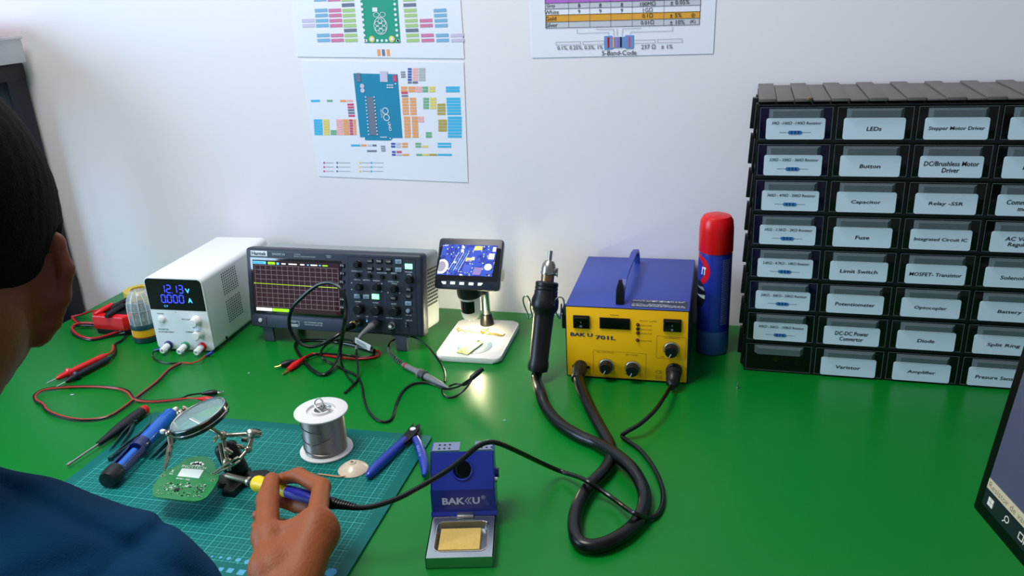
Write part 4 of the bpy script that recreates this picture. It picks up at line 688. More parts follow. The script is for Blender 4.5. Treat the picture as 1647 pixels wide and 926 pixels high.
px_,py_=(-0.4303,1.2968)
b=B();b.lathe((px_,py_,.0105),(0,0,1),[(.0125,0),(.0122,.008),(.0105,.014),(.0095,.02),(.0088,.021)],'rubber',24);obj('column_collar',b,t)
b=B();b.cyl((px_,py_,.03),(px_,py_,.098),.0072,'gold');b.cyl((px_,py_,.028),(px_,py_,.099),.0074,'chrome');obj('column',b,t)
lx,ly=(-0.4417,1.245)
b=B();b.box(((lx+px_)/2+.005,(ly+py_)/2,.092),(abs(px_-lx)+.02,.03,.02),'rubber',.005);b.cyl((px_+.004,py_+.006,.105),(px_+.03,py_+.006,.105),.0035,'steel');obj('focus_arm',b,t)
b=B();b.cyl((px_+.024,py_+.006,.105),(px_+.034,py_+.006,.105),.011,'steel',bev=.0015,n=28);obj('focus_wheel',b,t)
b=B();b.lathe((lx,ly,0),(0,0,1),[(.0135,.046),(.0155,.05),(.0168,.055),(.0176,.084),(.0176,.086)],'mic_white',32)
b.lathe((lx,ly,0),(0,0,1),[(.0176,.084),(.0205,.086),(.0215,.092),(.0215,.104)],'rubber',32)
n=10;vs=[]
for i in range(n+1):
    a=R(-90-42+84*i/n)
    for z in(.0605,.081): vs.append((lx+.0181*math.cos(a),ly+.0181*math.sin(a),z-(.002*math.sin(math.pi*i/n) if z<.07 else 0)))
b.add(vs,[(2*i,2*i+2,2*i+3,2*i+1) for i in range(n)],'blackgloss');obj('lens_barrel',b,t)
b=B();b.lathe((lx,ly,.0455),(0,0,1),[(.0135,0),(.008,.0005),(.008,.004)],'mic_white',24,cap=False)
mat('lamp_white','#fff',.5,emit='#fff0d0',es=6)
for k in range(8): a=k*math.pi/4;b.ball((lx+.0105*math.cos(a),ly+.0105*math.sin(a),.0452),.0015,'lamp_white',8)
obj('lamp_ring',b,t)
# screen head
q=[(-0.4979,1.222,0.1093),(-0.3869,1.222,0.105)]
lean=R(32);U=Vector((1,.02,0)).normalized();V=Vector((0,math.sin(lean),math.cos(lean)))
O=Vector(((q[0][0]+q[1][0])/2,1.222,(q[0][2]+q[1][2])/2))
F=frm(O,U,V)
SH=[FMIC for FMIC in [(-0.0524,0.0867),(0.0638,0.0857),(0.0556,-0.0018),(-0.0556,0.0018),(-0.046,0.0767),(0.0509,0.0769),(0.047,0.023),(-0.0514,0.0228),(-0.0374,0.0091),(-0.0213,0.0094),(-0.0051,0.0091),(0.0115,0.0091),(0.0277,0.0091)]]
w2=.0575;hh=.0890
b=B(F@Matrix.Translation((.0035,hh/2-.001,0)));b.prism(rrect(2*w2,hh,.006),-.006,0,'mic_dark',.0012);b.prism(rrect(2*w2-.003,hh-.003,.006),-.018,-.0055,'mic_white',.002)
b.prism(rrect(2*w2-.006,hh-.031,.003),-.001,.0004,'scr_black')
sh=obj('screen_head',b,t)
m=mat('mic_picture','#20306a',.2,emit='#3a50c0',es=1);nd=ND(m);nd.xyz('Object')
def vor(scale,feat='F1',metric='CHEBYCHEV',rnd_=.8):
    v=nd.nt.nodes.new('ShaderNodeTexVoronoi');v.inputs['Scale'].default_value=scale;v.distance=metric;v.feature=feat;v.inputs['Randomness'].default_value=rnd_;nd.nt.links.new(nd.tc,v.inputs['Vector']);return v
v1=vor(95);v2=vor(260);v3=vor(150)
sp=nd.nt.nodes.new('ShaderNodeSeparateColor');nd.nt.links.new(v1.outputs['Color'],sp.inputs[0]);sp2=nd.nt.nodes.new('ShaderNodeSeparateColor');nd.nt.links.new(v2.outputs['Color'],sp2.inputs[0])
c_=nd.mix(nd.m('GREATER_THAN',sp.outputs[1],.5),'#2a3fae','#3556c8')
pad=nd.m('MULTIPLY',nd.m('LESS_THAN',v1.outputs['Distance'],.24),nd.m('GREATER_THAN',sp.outputs[0],.72));c_=nd.mix(pad,c_,'#efeef4')
pad=nd.m('MULTIPLY',nd.m('LESS_THAN',v2.outputs['Distance'],.26),nd.m('GREATER_THAN',sp2.outputs[0],.62));c_=nd.mix(pad,c_,'#d6dc9a')
pad=nd.m('MULTIPLY',nd.m('LESS_THAN',v2.outputs['Distance'],.3),nd.m('LESS_THAN',sp2.outputs[1],.2));c_=nd.mix(pad,c_,'#1a1f45')
nd.nt.links.new(c_,m.node_tree.nodes['Principled BSDF'].inputs['Emission Color']);m.node_tree.nodes['Principled BSDF'].inputs['Emission Strength'].default_value=.95
m.node_tree.nodes['Principled BSDF'].inputs['Base Color'].default_value=(.02,.02,.05,1)
for n_,c in(('ml_white','#f4f4f8'),('ml_blue','#4a66d8'),('ml_violet','#9a86c8'),('ml_grey','#a9a6b4'),('ml_yellow','#e8e08a'),('ml_cyan','#6fb6e0')): mat(n_,'#111',.3,emit=c,es=.95)
b=B(F);A=SH[4:8];b.poly(list(reversed(A)),'mic_picture',.0012)
def qz(u,v):  # unit square -> picture
    a,c,d,e=[Vector(p) for p in A];top=a.lerp(c,u);bot=e.lerp(d,u);p=bot.lerp(top,v);return (p.x,p.y)
def qp(pts,m_,h_=.0015): b.poly([qz(*p) for p in pts],m_,h_)
cir=lambda cx,cy,r,ry,n=18:[(cx+r*math.cos(2*math.pi*i/n),cy+ry*math.sin(2*math.pi*i/n)) for i in range(n)]
b.poly([qz(max(0,p[0]),p[1]) for p in cir(.06,.27,.12,.24)],'ml_white',.0014);b.poly([qz(max(0,p[0]),p[1]) for p in cir(.05,.27,.08,.17)],'ml_grey',.0016)
for k in range(5): qp([(.19+k*.045,.15),(.2+k*.045,.15),(.33+k*.045,.75),(.32+k*.045,.75)],'ml_cyan' if k%2 else 'ml_white')
qp([(.44,.1),(.58,.1),(.6,.35),(.46,.36)],'ml_blue');qp([(.64,.04),(.78,.04),(.8,.27),(.66,.28)],'ml_violet');qp([(.47,.46),(.58,.46),(.59,.58),(.48,.58)],'ml_yellow')
qp([(.88,.55),(.98,.55),(.98,.74),(.88,.74)],'ml_white');qp([(.58,.82),(.74,.84),(.74,.97),(.6,.97)],'ml_yellow');qp([(.93,.8),(.99,.8),(.99,.95),(.93,.95)],'ml_white');b.poly([qz(*p) for p in cir(.9,.3,.07,.11)],'ml_white',.0015)
qp([(.5,.45),(.56,.45),(.565,.5),(.505,.5)],'ml_violet',.0018)
obj('display_picture',b,sh)
mat('mic_btn','#dfe6ea',.5,emit='#dfe8f0',es=.35)
for i,(x,y) in enumerate(SH[8:13]):
    b=B(F);w,h_=.0042,.0024
    pl=[(-w,-h_),(w,-h_),(w,h_),(-w,h_)]
    if i==0: pl=[(-w*.3,-h_),(w,-h_),(w,h_),(-w,h_),(-w,h_*.4)]
    if i==4: pl=[(-w,-h_),(w*.3,-h_),(w,h_*.4),(w,h_),(-w,h_)]
    b.prism([(x+a,y+c) for a,c in pl],.0002,.0014,'mic_btn');obj('button',b,sh)
l=bpy.data.lights.new('microscope_lamp','POINT');l.energy=.42;l.color=(1,.88,.55);l.shadow_soft_size=.009
o=bpy.data.objects.new('microscope_lamp',l);COL.objects.link(o);o.location=(lx,ly-.002,.034);o.rotation_euler=(R(0),0,0)
# small board on the stage
b=B();A_=[(-0.4462,1.1708,0.0125),(-0.4243,1.1647,0.0125),(-0.4123,1.2139,0.0125),(-0.4309,1.2265,0.0125)]
b.prism([p[:2] for p in A_],.0118,.0132,'yg_pcb')
for k in range(26):
    u,v=random.random(),random.random();p=Vector(A_[0]).lerp(Vector(A_[1]),u*.8+.1).lerp(Vector(A_[3]).lerp(Vector(A_[2]),u*.8+.1),v)
    b.box((p.x,p.y,.0134),(.0014,.0010,.0006),random.choice(['black','chrome','ink']))
p=(Vector(A_[0])+Vector(A_[1])+Vector(A_[2])+Vector(A_[3]))/4;b.box((p.x,p.y,.0136),(.0045,.0045,.001),'black',rot=Matrix.Rotation(.6,4,'Z'));p=(Vector(A_[2])+Vector(A_[3]))/2;b.cyl((p.x-.002,p.y,.0132),(p.x-.002,p.y,.0155),.004,'mic_white')
tag(obj('circuit_board',b),'small yellow-green circuit board on the microscope stage','circuit board')
# ---------------- monitor ----------------
mat('mon_screen','#0a0c12',.35,emit='#4a5270',es=.62);mat('mon_bar','#05080c',.4,emit='#0c1a22',es=.6);mat('mon_tip','#222',.4,emit='#b6b49a',es=.75);mat('mon_ink','#111',.5,emit='#6f7060',es=.6);mat('mon_icon','#111',.5,emit='#c4d0c8',es=.8);mat('mon_case','#040506',.4);MATS['mon_case'].node_tree.nodes['Principled BSDF'].inputs['Specular IOR Level'].default_value=.15
MO=(0.2219,0.7173,0.12);MU=(0.2486,-0.9686,0);MV=(0.1046,0.0268,0.9942)
t=thing('computer_monitor','black computer monitor at the right edge showing a desktop taskbar','monitor',(MO[0]+MU[0]*.22+.06,MO[1]+MU[1]*.22,0))
F=frm(MO,MU,MV)
b=B(F);b.bx((0,0,-.022),(.50,.31,0),'mon_case',.003);b.bx((.1,.05,-.045),(.4,.25,-.02),'mon_case',.01);cs=obj('case',b,t)
sc=[(0.0109,0.026),(0.0729,0.0239),(0.0177,0.0209)]
b=B(F);x0,y0=.0125,.0135;b.rect(x0,y0,.49,.30,'mon_screen',.0006);b.rect(x0,y0,.49,y0+.0175,'mon_bar',.0009)
b.rect(x0+.0005,y0+.0175,x0+.12,y0+.0275,'mon_tip',.0012);b.text('Resistor de valor 12 ohms',x0+.052,y0+.0225,'mon_ink',w=.098,hgt=.006,h=.0015)
ix=x0+.0115;iy=y0+.0085
for dx in(0,.0042):
    for dy in(0,.0042): b.rect(ix+dx-.004,iy+dy-.004,ix+dx-.0002,iy+dy-.0002,'mon_icon',.0014)
ix=x0+.036;b.ring(ix+.001,iy+.001,.0024,.0033,'mon_icon',.0014,16);b.seg(ix-.001,iy-.001,ix-.004,iy-.004,.0009,'mon_icon',.0014)
ix=x0+.06;b.pl([(ix-.004,iy-.003),(ix+.002,iy-.003),(ix+.002,iy+.003),(ix-.004,iy+.003)],.001,'mon_icon',.0014,True);b.seg(ix+.004,iy-.004,ix+.004,iy+.004,.001,'mon_icon',.0014)
obj('screen',b,t)
ctr=F@Vector((.25,.1,-.05));b=B();b.bx((ctr.x-.02+.02,ctr.y-.03,.008),(ctr.x+.02+.02,ctr.y+.03,.2),'mon_case',.004);obj('stand_neck',b,t)
b=B();b.bx((ctr.x-.06,ctr.y-.12,0),(ctr.x+.10,ctr.y+.12,.010),'mon_case',.003);obj('stand_base',b,t)
# ---------------- shelving rack, left ----------------
mat('rack_black','#0b1220',.45);mat('box_clear','#c7ccd0',.25,alpha=.4);mat('pink','#d0567c',.5);mat('orange_bits','#d99a4a',.5);mat('yellow_tape','#c9b03c',.45);mat('box_brown','#4a4038',.6)
t=thing('shelving_rack','dark shelving rack standing against the wall beyond the left desk edge','shelf',(-1.5,1.1,-.75))
zt=.486
for x in(-1.401,-1.77):
    for y in(1.375,1.05):
        b=B();b.bx((x-.045,y-.050,-.75),(x,y,zt),'rack_black',.004);obj('post',b,t)
for z in(zt-.034,-.005,-.40):
    b=B();b.bx((-1.80,1.0,z),(-1.399,1.375,z+.034),'rack_black',.004);obj('shelf_board',b,t)
b=B();b.bx((-1.69,1.06,-.365),(-1.46,1.31,-.2),'box_brown',.01);tag(obj('storage_box',b),'dull brown box low in the shelving rack','box')
b=B();x,y=-1.40,1.222
t=thing('plastic_tub','clear plastic tub with a pink lid knob on top of the rack','container',(-1.45,1.2,zt))
b=B();b.bx((-1.60,1.10,zt+.001),(-1.378,1.362,zt+.004),'box_clear')
for a,c in(((-1.60,1.10),(-1.378,1.102)),((-1.60,1.360),(-1.378,1.362)),((-1.60,1.10),(-1.598,1.362)),((-1.380,1.10),(-1.378,1.362))): b.bx((a[0],a[1],zt+.001),(c[0],c[1],zt+.047),'box_clear')
b.bx((-1.602,1.098,zt+.045),(-1.374,1.364,zt+.051),'box_clear',.001);obj('tub',b,t)
b=B();b.bx((-1.52,1.22,zt+.051),(-1.405,1.35,zt+.085),'pink',.012,4);obj('lid_knob',b,t)
b=B()
for k in range(30): b.ball((random.uniform(-1.56,-1.40),random.uniform(1.13,1.29),zt+.012+random.uniform(0,.015)),random.uniform(.006,.011),'orange_bits',8)
o=obj('contents',b,t);o['kind']='stuff'
# ---------------- cutting mat ----------------
m=mat('mat_green','#0b8078',.5);MATS['mat_green'].node_tree.nodes['Principled BSDF'].inputs['Specular IOR Level'].default_value=.25
nd=ND(m);X=nd.xyz('Object');gx=nd.m('ADD',X[0],.205);gy=nd.m('ADD',X[1],.135)
major=nd.m('MAXIMUM',nd.line(nd.m('ADD',gx,.025),.05,.0006),nd.line(nd.m('ADD',gy,.025),.05,.0006))
one=nd.m('MAXIMUM',nd.line(nd.m('ADD',gx,.005),.01,.0004),nd.line(nd.m('ADD',gy,.005),.01,.0004))
half=nd.m('MAXIMUM',nd.line(gx,.01,.0005),nd.line(gy,.01,.0005));dots=nd.m('MULTIPLY',half,nd.m('MAXIMUM',nd.line(gx,.0025,.0011),nd.line(gy,.0025,.0011)))
ins=nd.m('MULTIPLY',nd.m('LESS_THAN',nd.m('ABSOLUTE',X[0]),.2102),nd.m('LESS_THAN',nd.m('ABSOLUTE',nd.m('SUBTRACT',X[1],.012)),.139))
f=nd.m('MAXIMUM',nd.m('MULTIPLY',major,.75),nd.m('MAXIMUM',nd.m('MULTIPLY',one,.62),nd.m('MULTIPLY',dots,.4)))
c_=nd.mix(nd.m('MULTIPLY',f,ins),'#01655f','#5fd8ce');nd.nt.links.new(c_,nd.b.inputs['Base Color'])
mat('mat_mark','#4fa3c8',.6)
MCx,MCy=-.6185,.750;rz=R(1.8)
Mm=Matrix.Translation((MCx,MCy,0))@Matrix.Rotation(rz,4,'Z')
b=B(Mm);b.prism(rrect(.452,.334,.006),.0004,.003,'mat_green',.0004)
MI=Mm.inverted()
for x,y,r,k in [(-0.5638,0.6311,0.0011,0),(-0.555,0.6314,0.0015,0),(-0.5441,0.632,0.0021,0),(-0.5339,0.6325,0.0027,0),(-0.5218,0.6324,0.0033,0),(-0.5095,0.6318,0.0038,0),(-0.5543,0.614,0.0018,1),(-0.544,0.6141,0.0025,1),(-0.5323,0.6144,0.003,1),(-0.5207,0.6148,0.0036,1),(-0.5066,0.6147,0.0042,1),(-0.492,0.6137,0.0046,1),(-0.4085,0.6354,0.0068,2),(-0.4262,0.6347,0.006,2)]:
    p=MI@Vector((x,y,0))
    if k==1: b.poly([(p.x-r,p.y-r),(p.x+r,p.y-r),(p.x+r,p.y+r),(p.x-r,p.y+r)],'mat_mark',.0032)
    else: b.disc(p.x,p.y,r,'mat_mark',.0032,8 if k==2 else 12)
o=obj('cutting_mat',b)
# keep pattern centred on the mat
for v in o.data.vertices: pass
Tm=Mm;L_=Tm.inverted()@WM[o.name]
for v in o.data.vertices: v.co=L_@v.co
o.matrix_world=Tm;o.location=Tm.translation;o.rotation_euler=(0,0,rz);WM[o.name]=Tm
tag(o,'teal self-healing cutting mat with a fine pale grid','cutting mat')
MZ=.0032
# ---------------- oscilloscope leads ----------------
t=thing('test_lead','thick black test lead looping in front of the scope screen to red and black clips','test lead',(-0.6711,1.0781,0))
bn=SM@Vector((BN[0][0],BN[0][1],.003))
A=[(-0.6271,1.157,0.0544),(-0.6281,1.145,0.0561)]
b=B();b.cyl(bn,bn+(Vector(A[0])-bn)*.9,.0072,'brass',n=20,bev=.001);b.cyl(bn+(Vector(A[0])-bn)*.45,bn+(Vector(A[0])-bn)*.8,.0078,'chrome',n=16);obj('bnc_plug',b,t)
b=B();b.tube([tuple(bn+(Vector(A[0])-bn)*.7),A[0],A[1],[(-0.6299,1.128,0.0577)][0]],[.0066,.0062,.0052,.0036],'cablex',12);obj('plug_boot',b,t)
P1=[(-0.6287,1.135,0.0581),(-0.632,1.12,0.0554),(-0.6464,1.11,0.0475),(-0.6645,1.105,0.0393),(-0.6817,1.1,0.038),(-0.699,1.1,0.0459),(-0.7101,1.1,0.0634),(-0.7099,1.1,0.086),(-0.6994,1.1,0.1078),(-0.678,1.1,0.1278),(-0.6551,1.1,0.1453),(-0.636,1.098,0.1546),(-0.6177,1.095,0.1566),(-0.6029,1.09,0.1508),(-0.5936,1.085,0.1374),(-0.5914,1.08,0.1193),(-0.5925,1.07,0.0988),(-0.6279,1.1159,0.045),(-0.6361,1.1157,0.018),(-0.6355,1.0909,0.007),(-0.642,1.0716,0.0035),(-0.6599,1.0754,0.0035),(-0.6885,1.0985,0.0035),(-0.7248,1.1365,0.0035),(-0.7487,1.1661,0.0035),(-0.7513,1.1844,0.0035),(-0.7322,1.1928,0.0035),(-0.6988,1.1933,0.0045),(-0.6604,1.1855,0.006),(-0.6351,1.1781,0.0065)]
b=B();b.tube(P1,.0031,'cablex',10);obj('cable',b,t)
Y=[(-0.6351,1.1781,0.0065),(-0.6108,1.1691,0.0065),(-0.5949,1.1648,0.005)]
b=B();b.tube([Y[0],Y[1],Y[2]],.0046,'rubber',12);b.box(Vector(Y[1])+Vector((0,0,.004)),(.022,.0062,.0016),'rubber',rot=Matrix.Rotation(-.25,4,'Z'));obj('splitter_boot',b,t)
b=B();b.tube([(-0.5981,1.1668,0.005),(-0.5892,1.17,0.003),(-0.583,1.156,0.003),(-0.5907,1.1448,0.003),(-0.6134,1.1362,0.003),(-0.6426,1.1362,0.003),(-0.67,1.1391,0.003),(-0.6933,1.1428,0.003),(-0.7031,1.1365,0.004),(-0.7041,1.1149,0.006)],.0021,'redcable',8);obj('red_lead',b,t)
b=B();b.tube([(-0.6013,1.1709,0.004),(-0.5926,1.1565,0.002),(-0.6122,1.1458,0.002),(-0.6328,1.141,0.0062),(-0.6623,1.1411,0.0062),(-0.6854,1.1398,0.0062),(-0.6949,1.1308,0.0062),(-0.701,1.1182,0.007),(-0.7089,1.1026,0.008)],.0019,'cablex',8);obj('black_lead',b,t)
croc((-0.7022,1.1184,0.008),(-0.7137,1.0603,0.003),'clip_red',t,'red_clip','brass',1.15);croc((-0.709,1.105,0.008),(-0.7388,1.0799,0.005),'clip_black',t,'black_clip','brass',1.15)
# probe cable
mat('probe_grey','#6f7074',.45);mat('probe_dark','#3a3d44',.45);mat('tag_white','#c9d2d6',.6)
t=thing('oscilloscope_probe','grey oscilloscope probe with spring collar and long thin cable, left of the microscope','oscilloscope probe',(-0.4845,1.11,0))
bn=SM@Vector((BN[1][0],BN[1][1],.003));A=[(-0.5901,1.155,0.0566),(-0.5937,1.14,0.0549),(-0.5974,1.125,0.051),(-0.6011,1.118,0.0403),(-0.5999,1.11,0.0293)]
b=B();b.cyl(bn,bn+(Vector(A[0])-bn)*.95,.0075,'probe_dark',n=20,bev=.001);b.ring(0,0,.001,.0011,'brass') if 0 else None;obj('bnc_plug',b,t)
b=B();b.tube([tuple(bn+(Vector(A[0])-bn)*.8)]+A,[.0065,.0060,.0042,.0032,.0026,.0022],'probe_grey',12);obj('plug_boot',b,t)
tg=[(-0.5999,1.112,0.0545),(-0.5698,1.105,0.0453),(-0.5721,1.103,0.037),(-0.6,1.11,0.0463)]
b=B();vs=[tuple(v) for v in tg]+[tuple(Vector(v)+Vector((0,.002,0))) for v in tg];b.add(vs,[(0,3,2,1),(4,5,6,7),(0,1,5,4),(1,2,6,5),(2,3,7,6),(3,0,4,7)],'tag_white')
c0=Vector(tg[3]);u=(Vector(tg[2])-c0);v=(Vector(tg[0])-c0);b.M=Matrix(((u.x,v.x,0,c0.x),(u.y,v.y,-1,c0.y),(u.z,v.z,0,c0.z),(0,0,0,1)))
for i in range(3): b.rect(.1,.2+i*.24,.9-.08*i,.3+i*.24,'inkgrey',.0006)
obj('tag',b,t)
P2=[(-0.6004,1.112,0.0329),(-0.59,1.09,0.0237),(-0.5808,1.0697,0.012),(-0.5828,1.0718,0.004),(-0.5841,1.0623,0.002),(-0.5943,1.0663,0.0058),(-0.6179,1.094,0.0058),(-0.6376,1.1204,0.0075),(-0.658,1.1567,0.0075)]
P2b=[(-0.6004,1.112,0.0329),(-0.5908,1.092,0.025),(-0.5847,1.0798,0.01),(-0.5795,1.0621,0.0025),(-0.5789,1.0492,0.0025),(-0.5794,1.03,0.0025),(-0.5806,1.0194,0.0025)]
b=B();b.tube(P2b,.0019,'cablex',8);b.tube([(-0.6485,1.1475,0.009),(-0.636,1.1196,0.008),(-0.6224,1.0999,0.0025),(-0.6017,1.0738,0.0025),(-0.5822,1.0526,0.006),(-0.5742,1.045,0.0062)],.0017,'cablex',8);obj('cable_tail',b,t)
P3=[(-0.6016,1.118,0.0368),(-0.6107,1.12,0.0444),(-0.6711,1.1844,0.013),(-0.6849,1.1681,0.011),(-0.6842,1.1431,0.0095),(-0.6711,1.1204,0.0095),(-0.6555,1.1154,0.0026),(-0.6265,1.099,0.0026),(-0.6056,1.0887,0.0026),(-0.5842,1.0743,0.0026),(-0.5639,1.0473,0.0026),(-0.5431,1.0096,0.0026),(-0.5198,0.9747,0.0026),(-0.4969,0.9529,0.0026),(-0.4802,0.9487,0.0026),(-0.4752,0.9623,0.0026),(-0.4852,1.0002,0.0026),(-0.4912,1.0391,0.0026),(-0.486,1.0652,0.0026),(-0.4705,1.0743,0.0026),(-0.4504,1.0714,0.0026),(-0.4324,1.0619,0.0026),(-0.4197,1.0612,0.003)]
b=B();b.tube(P3,.0020,'cablex',8);obj('cable',b,t)
b=B();b.tube([(-0.4197,1.0612,0.003),(-0.4054,1.0625,0.008),(-0.3945,1.0737,0.013),(-0.3873,1.084,0.016)],.0017,'cablex',8);b.tube([(-0.4331,1.061,0.003),(-0.4245,1.0427,0.0026),(-0.4116,1.035,0.0026),(-0.4016,1.044,0.003),(-0.3913,1.057,0.01),(-0.3874,1.0838,0.015)],.0017,'cablex',8)
b.tube([(-0.4237,1.067,0.004),(-0.4134,1.0734,0.006),(-0.3981,1.068,0.008),(-0.3906,1.0743,0.013)],.0016,'cablex',8);obj('ground_lead',b,t)
b=B();b.lathe((-0.3919,1.0784,0.013),Vector((-0.3811,1.0944,0.02))-Vector((-0.3919,1.0784,0.013)),[(.0022,0),(.0045,.004),(.0048,.016),(.0038,.024),(.004,.027),(0,.0275)],'clip_black',12);obj('ground_clip',b,t)
pr=[(-0.5679,1.1646,0.006),(-0.5201,1.1187,0.0075),(-0.4926,1.0994,0.008),(-0.4597,1.0807,0.008),(-0.4334,1.0657,0.006),(-0.4197,1.0612,0.003)]
b=B();a0,a1=Vector(pr[1]),Vector(pr[4]);d=a1-a0;L=d.length
b.lathe(a0,d,[(.0032,-.004),(.0045,0),(.0045,L*.1)],'probe_grey',16);b.lathe(a0,d,[(.0047,L*.02),(.0047,L*.06)],'redcable',16)
b.lathe(a0,d,[(.0046,L*.06),(.0048,L*.38),(.0078,L*.40),(.0078,L*.44),(.0055,L*.46)],'probe_grey',20);b.lathe(a0,d,[(.0058,L*.46),(.0058,L*.5),(.0082,L*.51),(.0082,L*.56),(.0058,L*.58)],'probe_dark',20)
b.lathe(a0,d,[(.0056,L*.58),(.0050,L*.8),(.0035,L*.97),(.0016,L*1.08),(.0008,L*1.14)],'probe_grey',16);obj('probe_body',b,t)
sp=[Vector(p) for p in [(-0.5201,1.1187,0.0075),(-0.5434,1.1395,0.007),(-0.5622,1.1595,0.0065),(-0.573,1.1768,0.007)]]
b=B();n=70;pts=[]
for i in range(n):
    f=i/(n-1)*3;k=min(int(f),2);p=sp[k].lerp(sp[k+1],f-k);dd=(sp[k+1]-sp[k]).normalized();u=dd.orthogonal().normalized();w=dd.cross(u);a=i*1.3;pts.append(tuple(p+(u*math.cos(a)+w*math.sin(a))*(.0036-.0009*f/3)))
b.tube(pts,.0007,'probe_grey',5,1,smooth=False);b.tube([tuple(p) for p in sp],.0020,'cablex',8);obj('strain_relief',b,t)
P4=[(-0.5715,1.173,0.0065),(-0.5782,1.1918,0.008),(-0.5728,1.2023,0.012),(-0.5526,1.2011,0.02),(-0.5291,1.1951,0.022),(-0.5037,1.1814,0.016),(-0.4814,1.1623,0.008),(-0.46,1.1357,0.003),(-0.4445,1.1074,0.0025),(-0.4366,1.0825,0.0025)]
b=B();b.tube(P4,.0016,'cablex',8);obj('thin_cable',b,t)
# ---------------- red meter, bit container, tape ----------------
mat('meter_red','#d4101c',.35,coat=.2);mat('bit_clear','#cfd8d8',.08,alpha=.32,coat=.6);mat('bit_teal','#123c40',.4);mat('bit_yellow','#e0a414',.45);mat('bit_steel','#8d8d8a',.3,.9)
t=thing('multimeter','small red cased multimeter lying with its leads wrapped around it','multimeter',(-1.1535,1.1676,0))
q=Vector((-1.1299,1.1594,0.004));b=B(Matrix.Translation((q.x-.004,q.y+.03,0))@Matrix.Scale(1.12,4));b.prism([(-.042,-.016),(-.03,-.03),(.03,-.03),(.042,-.016),(.042,.03),(-.042,.03)],.010,.036,'meter_red',.004);b.prism([(-.036,-.02),(-.028,-.026),(.028,-.026),(.036,-.02),(.036,.028),(-.036,.028)],.001,.012,'black',.001);b.prism([(-.03,-.018),(.03,-.018),(.03,.024),(-.03,.024)],.035,.0366,'black');obj('case',b,t)
b=B();pts=[(-1.1027,1.163,0.012),(-1.12,1.1606,0.008),(-1.1352,1.1476,0.005),(-1.1536,1.1327,0.004),(-1.1825,1.1366,0.004),(-1.2079,1.1477,0.005),(-1.2265,1.161,0.007),(-1.2295,1.1717,0.01),(-1.2133,1.1787,0.012),(-1.1766,1.1783,0.012),(-1.1257,1.1653,0.012)];b.tube(pts,.0023,'redcable',8);obj('red_lead',b,t)
b=B();b.tube([(p[0],p[1]-.003,max(.0022,p[2]-.004)) for p in pts],.0021,'cablex',8);b.tube([(-1.0984,1.1586,0.004),(-1.0928,1.1362,0.003),(-1.0928,1.1196,0.003),(-1.0824,1.1024,0.003)],.0022,'cablex',8)
b.tube([(-1.1885,1.178,0.01),(-1.2313,1.1914,0.004),(-1.2586,1.2083,0.003),(-1.2791,1.2244,0.003),(-1.2667,1.2353,0.006)],.0021,'cablex',8);obj('black_lead',b,t)
b=B();b.tube([(-1.2819,1.2207,0.003),(-1.2559,1.2177,0.01),(-1.2133,1.2049,0.026),(-1.1768,1.1862,0.036)],.0022,'redcable',8);b.tube([(-1.2819,1.2207,0.003),(-1.269,1.2099,0.003),(-1.2387,1.1895,0.003)],.0022,'redcable',8);obj('red_lead',b,t)
b=B();a0,a1=Vector((-1.161,1.1648,0.042)),Vector((-1.1521,1.1907,0.046));b.lathe(a0,a1-a0,[(.003,-.006),(.0045,0),(.006,.008),(.006,.03)],'meter_red',14);obj('red_plug',b,t)
b=B();a0,a1=Vector((-1.1287,1.1521,0.043)),Vector((-1.1292,1.1941,0.046));b.lathe(a0,a1-a0,[(.004,-.002),(.0065,.006),(.0065,.045)],'clip_black',14);a0,a1=Vector((-1.1342,1.1741,0.05)),Vector((-1.1305,1.2046,0.052));b.lathe(a0,a1-a0,[(.0035,0),(.0045,.006),(.0045,.04)],'clip_black',14);obj('black_plug',b,t)
def probe(pa,pb,m,nm):
    b=B();a0,a1=Vector(pa),Vector(pb);d=a1-a0;L=d.length;b.lathe(a0,d,[(.0035,0),(.0052,.006),(.0055,L*.55),(.0048,L*.72),(.0085,L*.74),(.0085,L*.77),(.0055,L*.79),(.0042,L*.95),(.002,L)],m,16);o=obj(nm,b,t)
    b=B();b.lathe(a1,d,[(.0011,-.002),(.001,.014),(.0002,.018)],'chrome',10);obj('probe_tip',b,o)
probe((-1.0692,1.0673,0.007),(-1.0902,0.9738,0.006),'meter_red','red_probe');probe((-1.0528,1.0573,0.007),(-1.0647,0.9669,0.006),'clip_black','black_probe')
b=B();b.tube([(-1.0897,1.1098,0.004),(-1.0779,1.0957,0.004),(-1.0711,1.0815,0.005),(-1.0692,1.0673,0.007)],.0023,'lead_red',8);b.tube([(-1.088,1.1122,0.003),(-1.0711,1.0936,0.003),(-1.0588,1.0732,0.005),(-1.0528,1.0573,0.007)],.0023,'cablex',8);obj('probe_lead',b,t)
q=Vector((-1.0514,1.1383,0));cx,cy=q.x,q.y+.018
t=thing('bit_container','clear domed container of screwdriver bits with a yellow and teal base','bit container',(cx,cy,0))
b=B();b.lathe((cx,cy,0),(0,0,1),[(.022,0),(.0245,.002),(.0252,.011)],'bit_teal',36);b.lathe((cx,cy,0),(0,0,1),[(.0245,.011),(.0245,.013)],'lead_red',36);b.lathe((cx,cy,0),(0,0,1),[(.0249,.013),(.0249,.027)],'bit_yellow',36);b.lathe((cx,cy,0),(0,0,1),[(.0255,.027),(.0258,.033),(.0245,.036)],'bit_teal',36)
b.M=Matrix.Translation((cx,cy,.02));
for a in(-125,-118): wp=[(.0252*math.cos(R(a+dx)),.0252*math.sin(R(a+dx)),dz) for dx,dz in((0,-.005),(9,-.005),(9,.005),(0,.005))];b.add(wp,[(0,1,2,3)],'k_o')
obj('base',b,t)
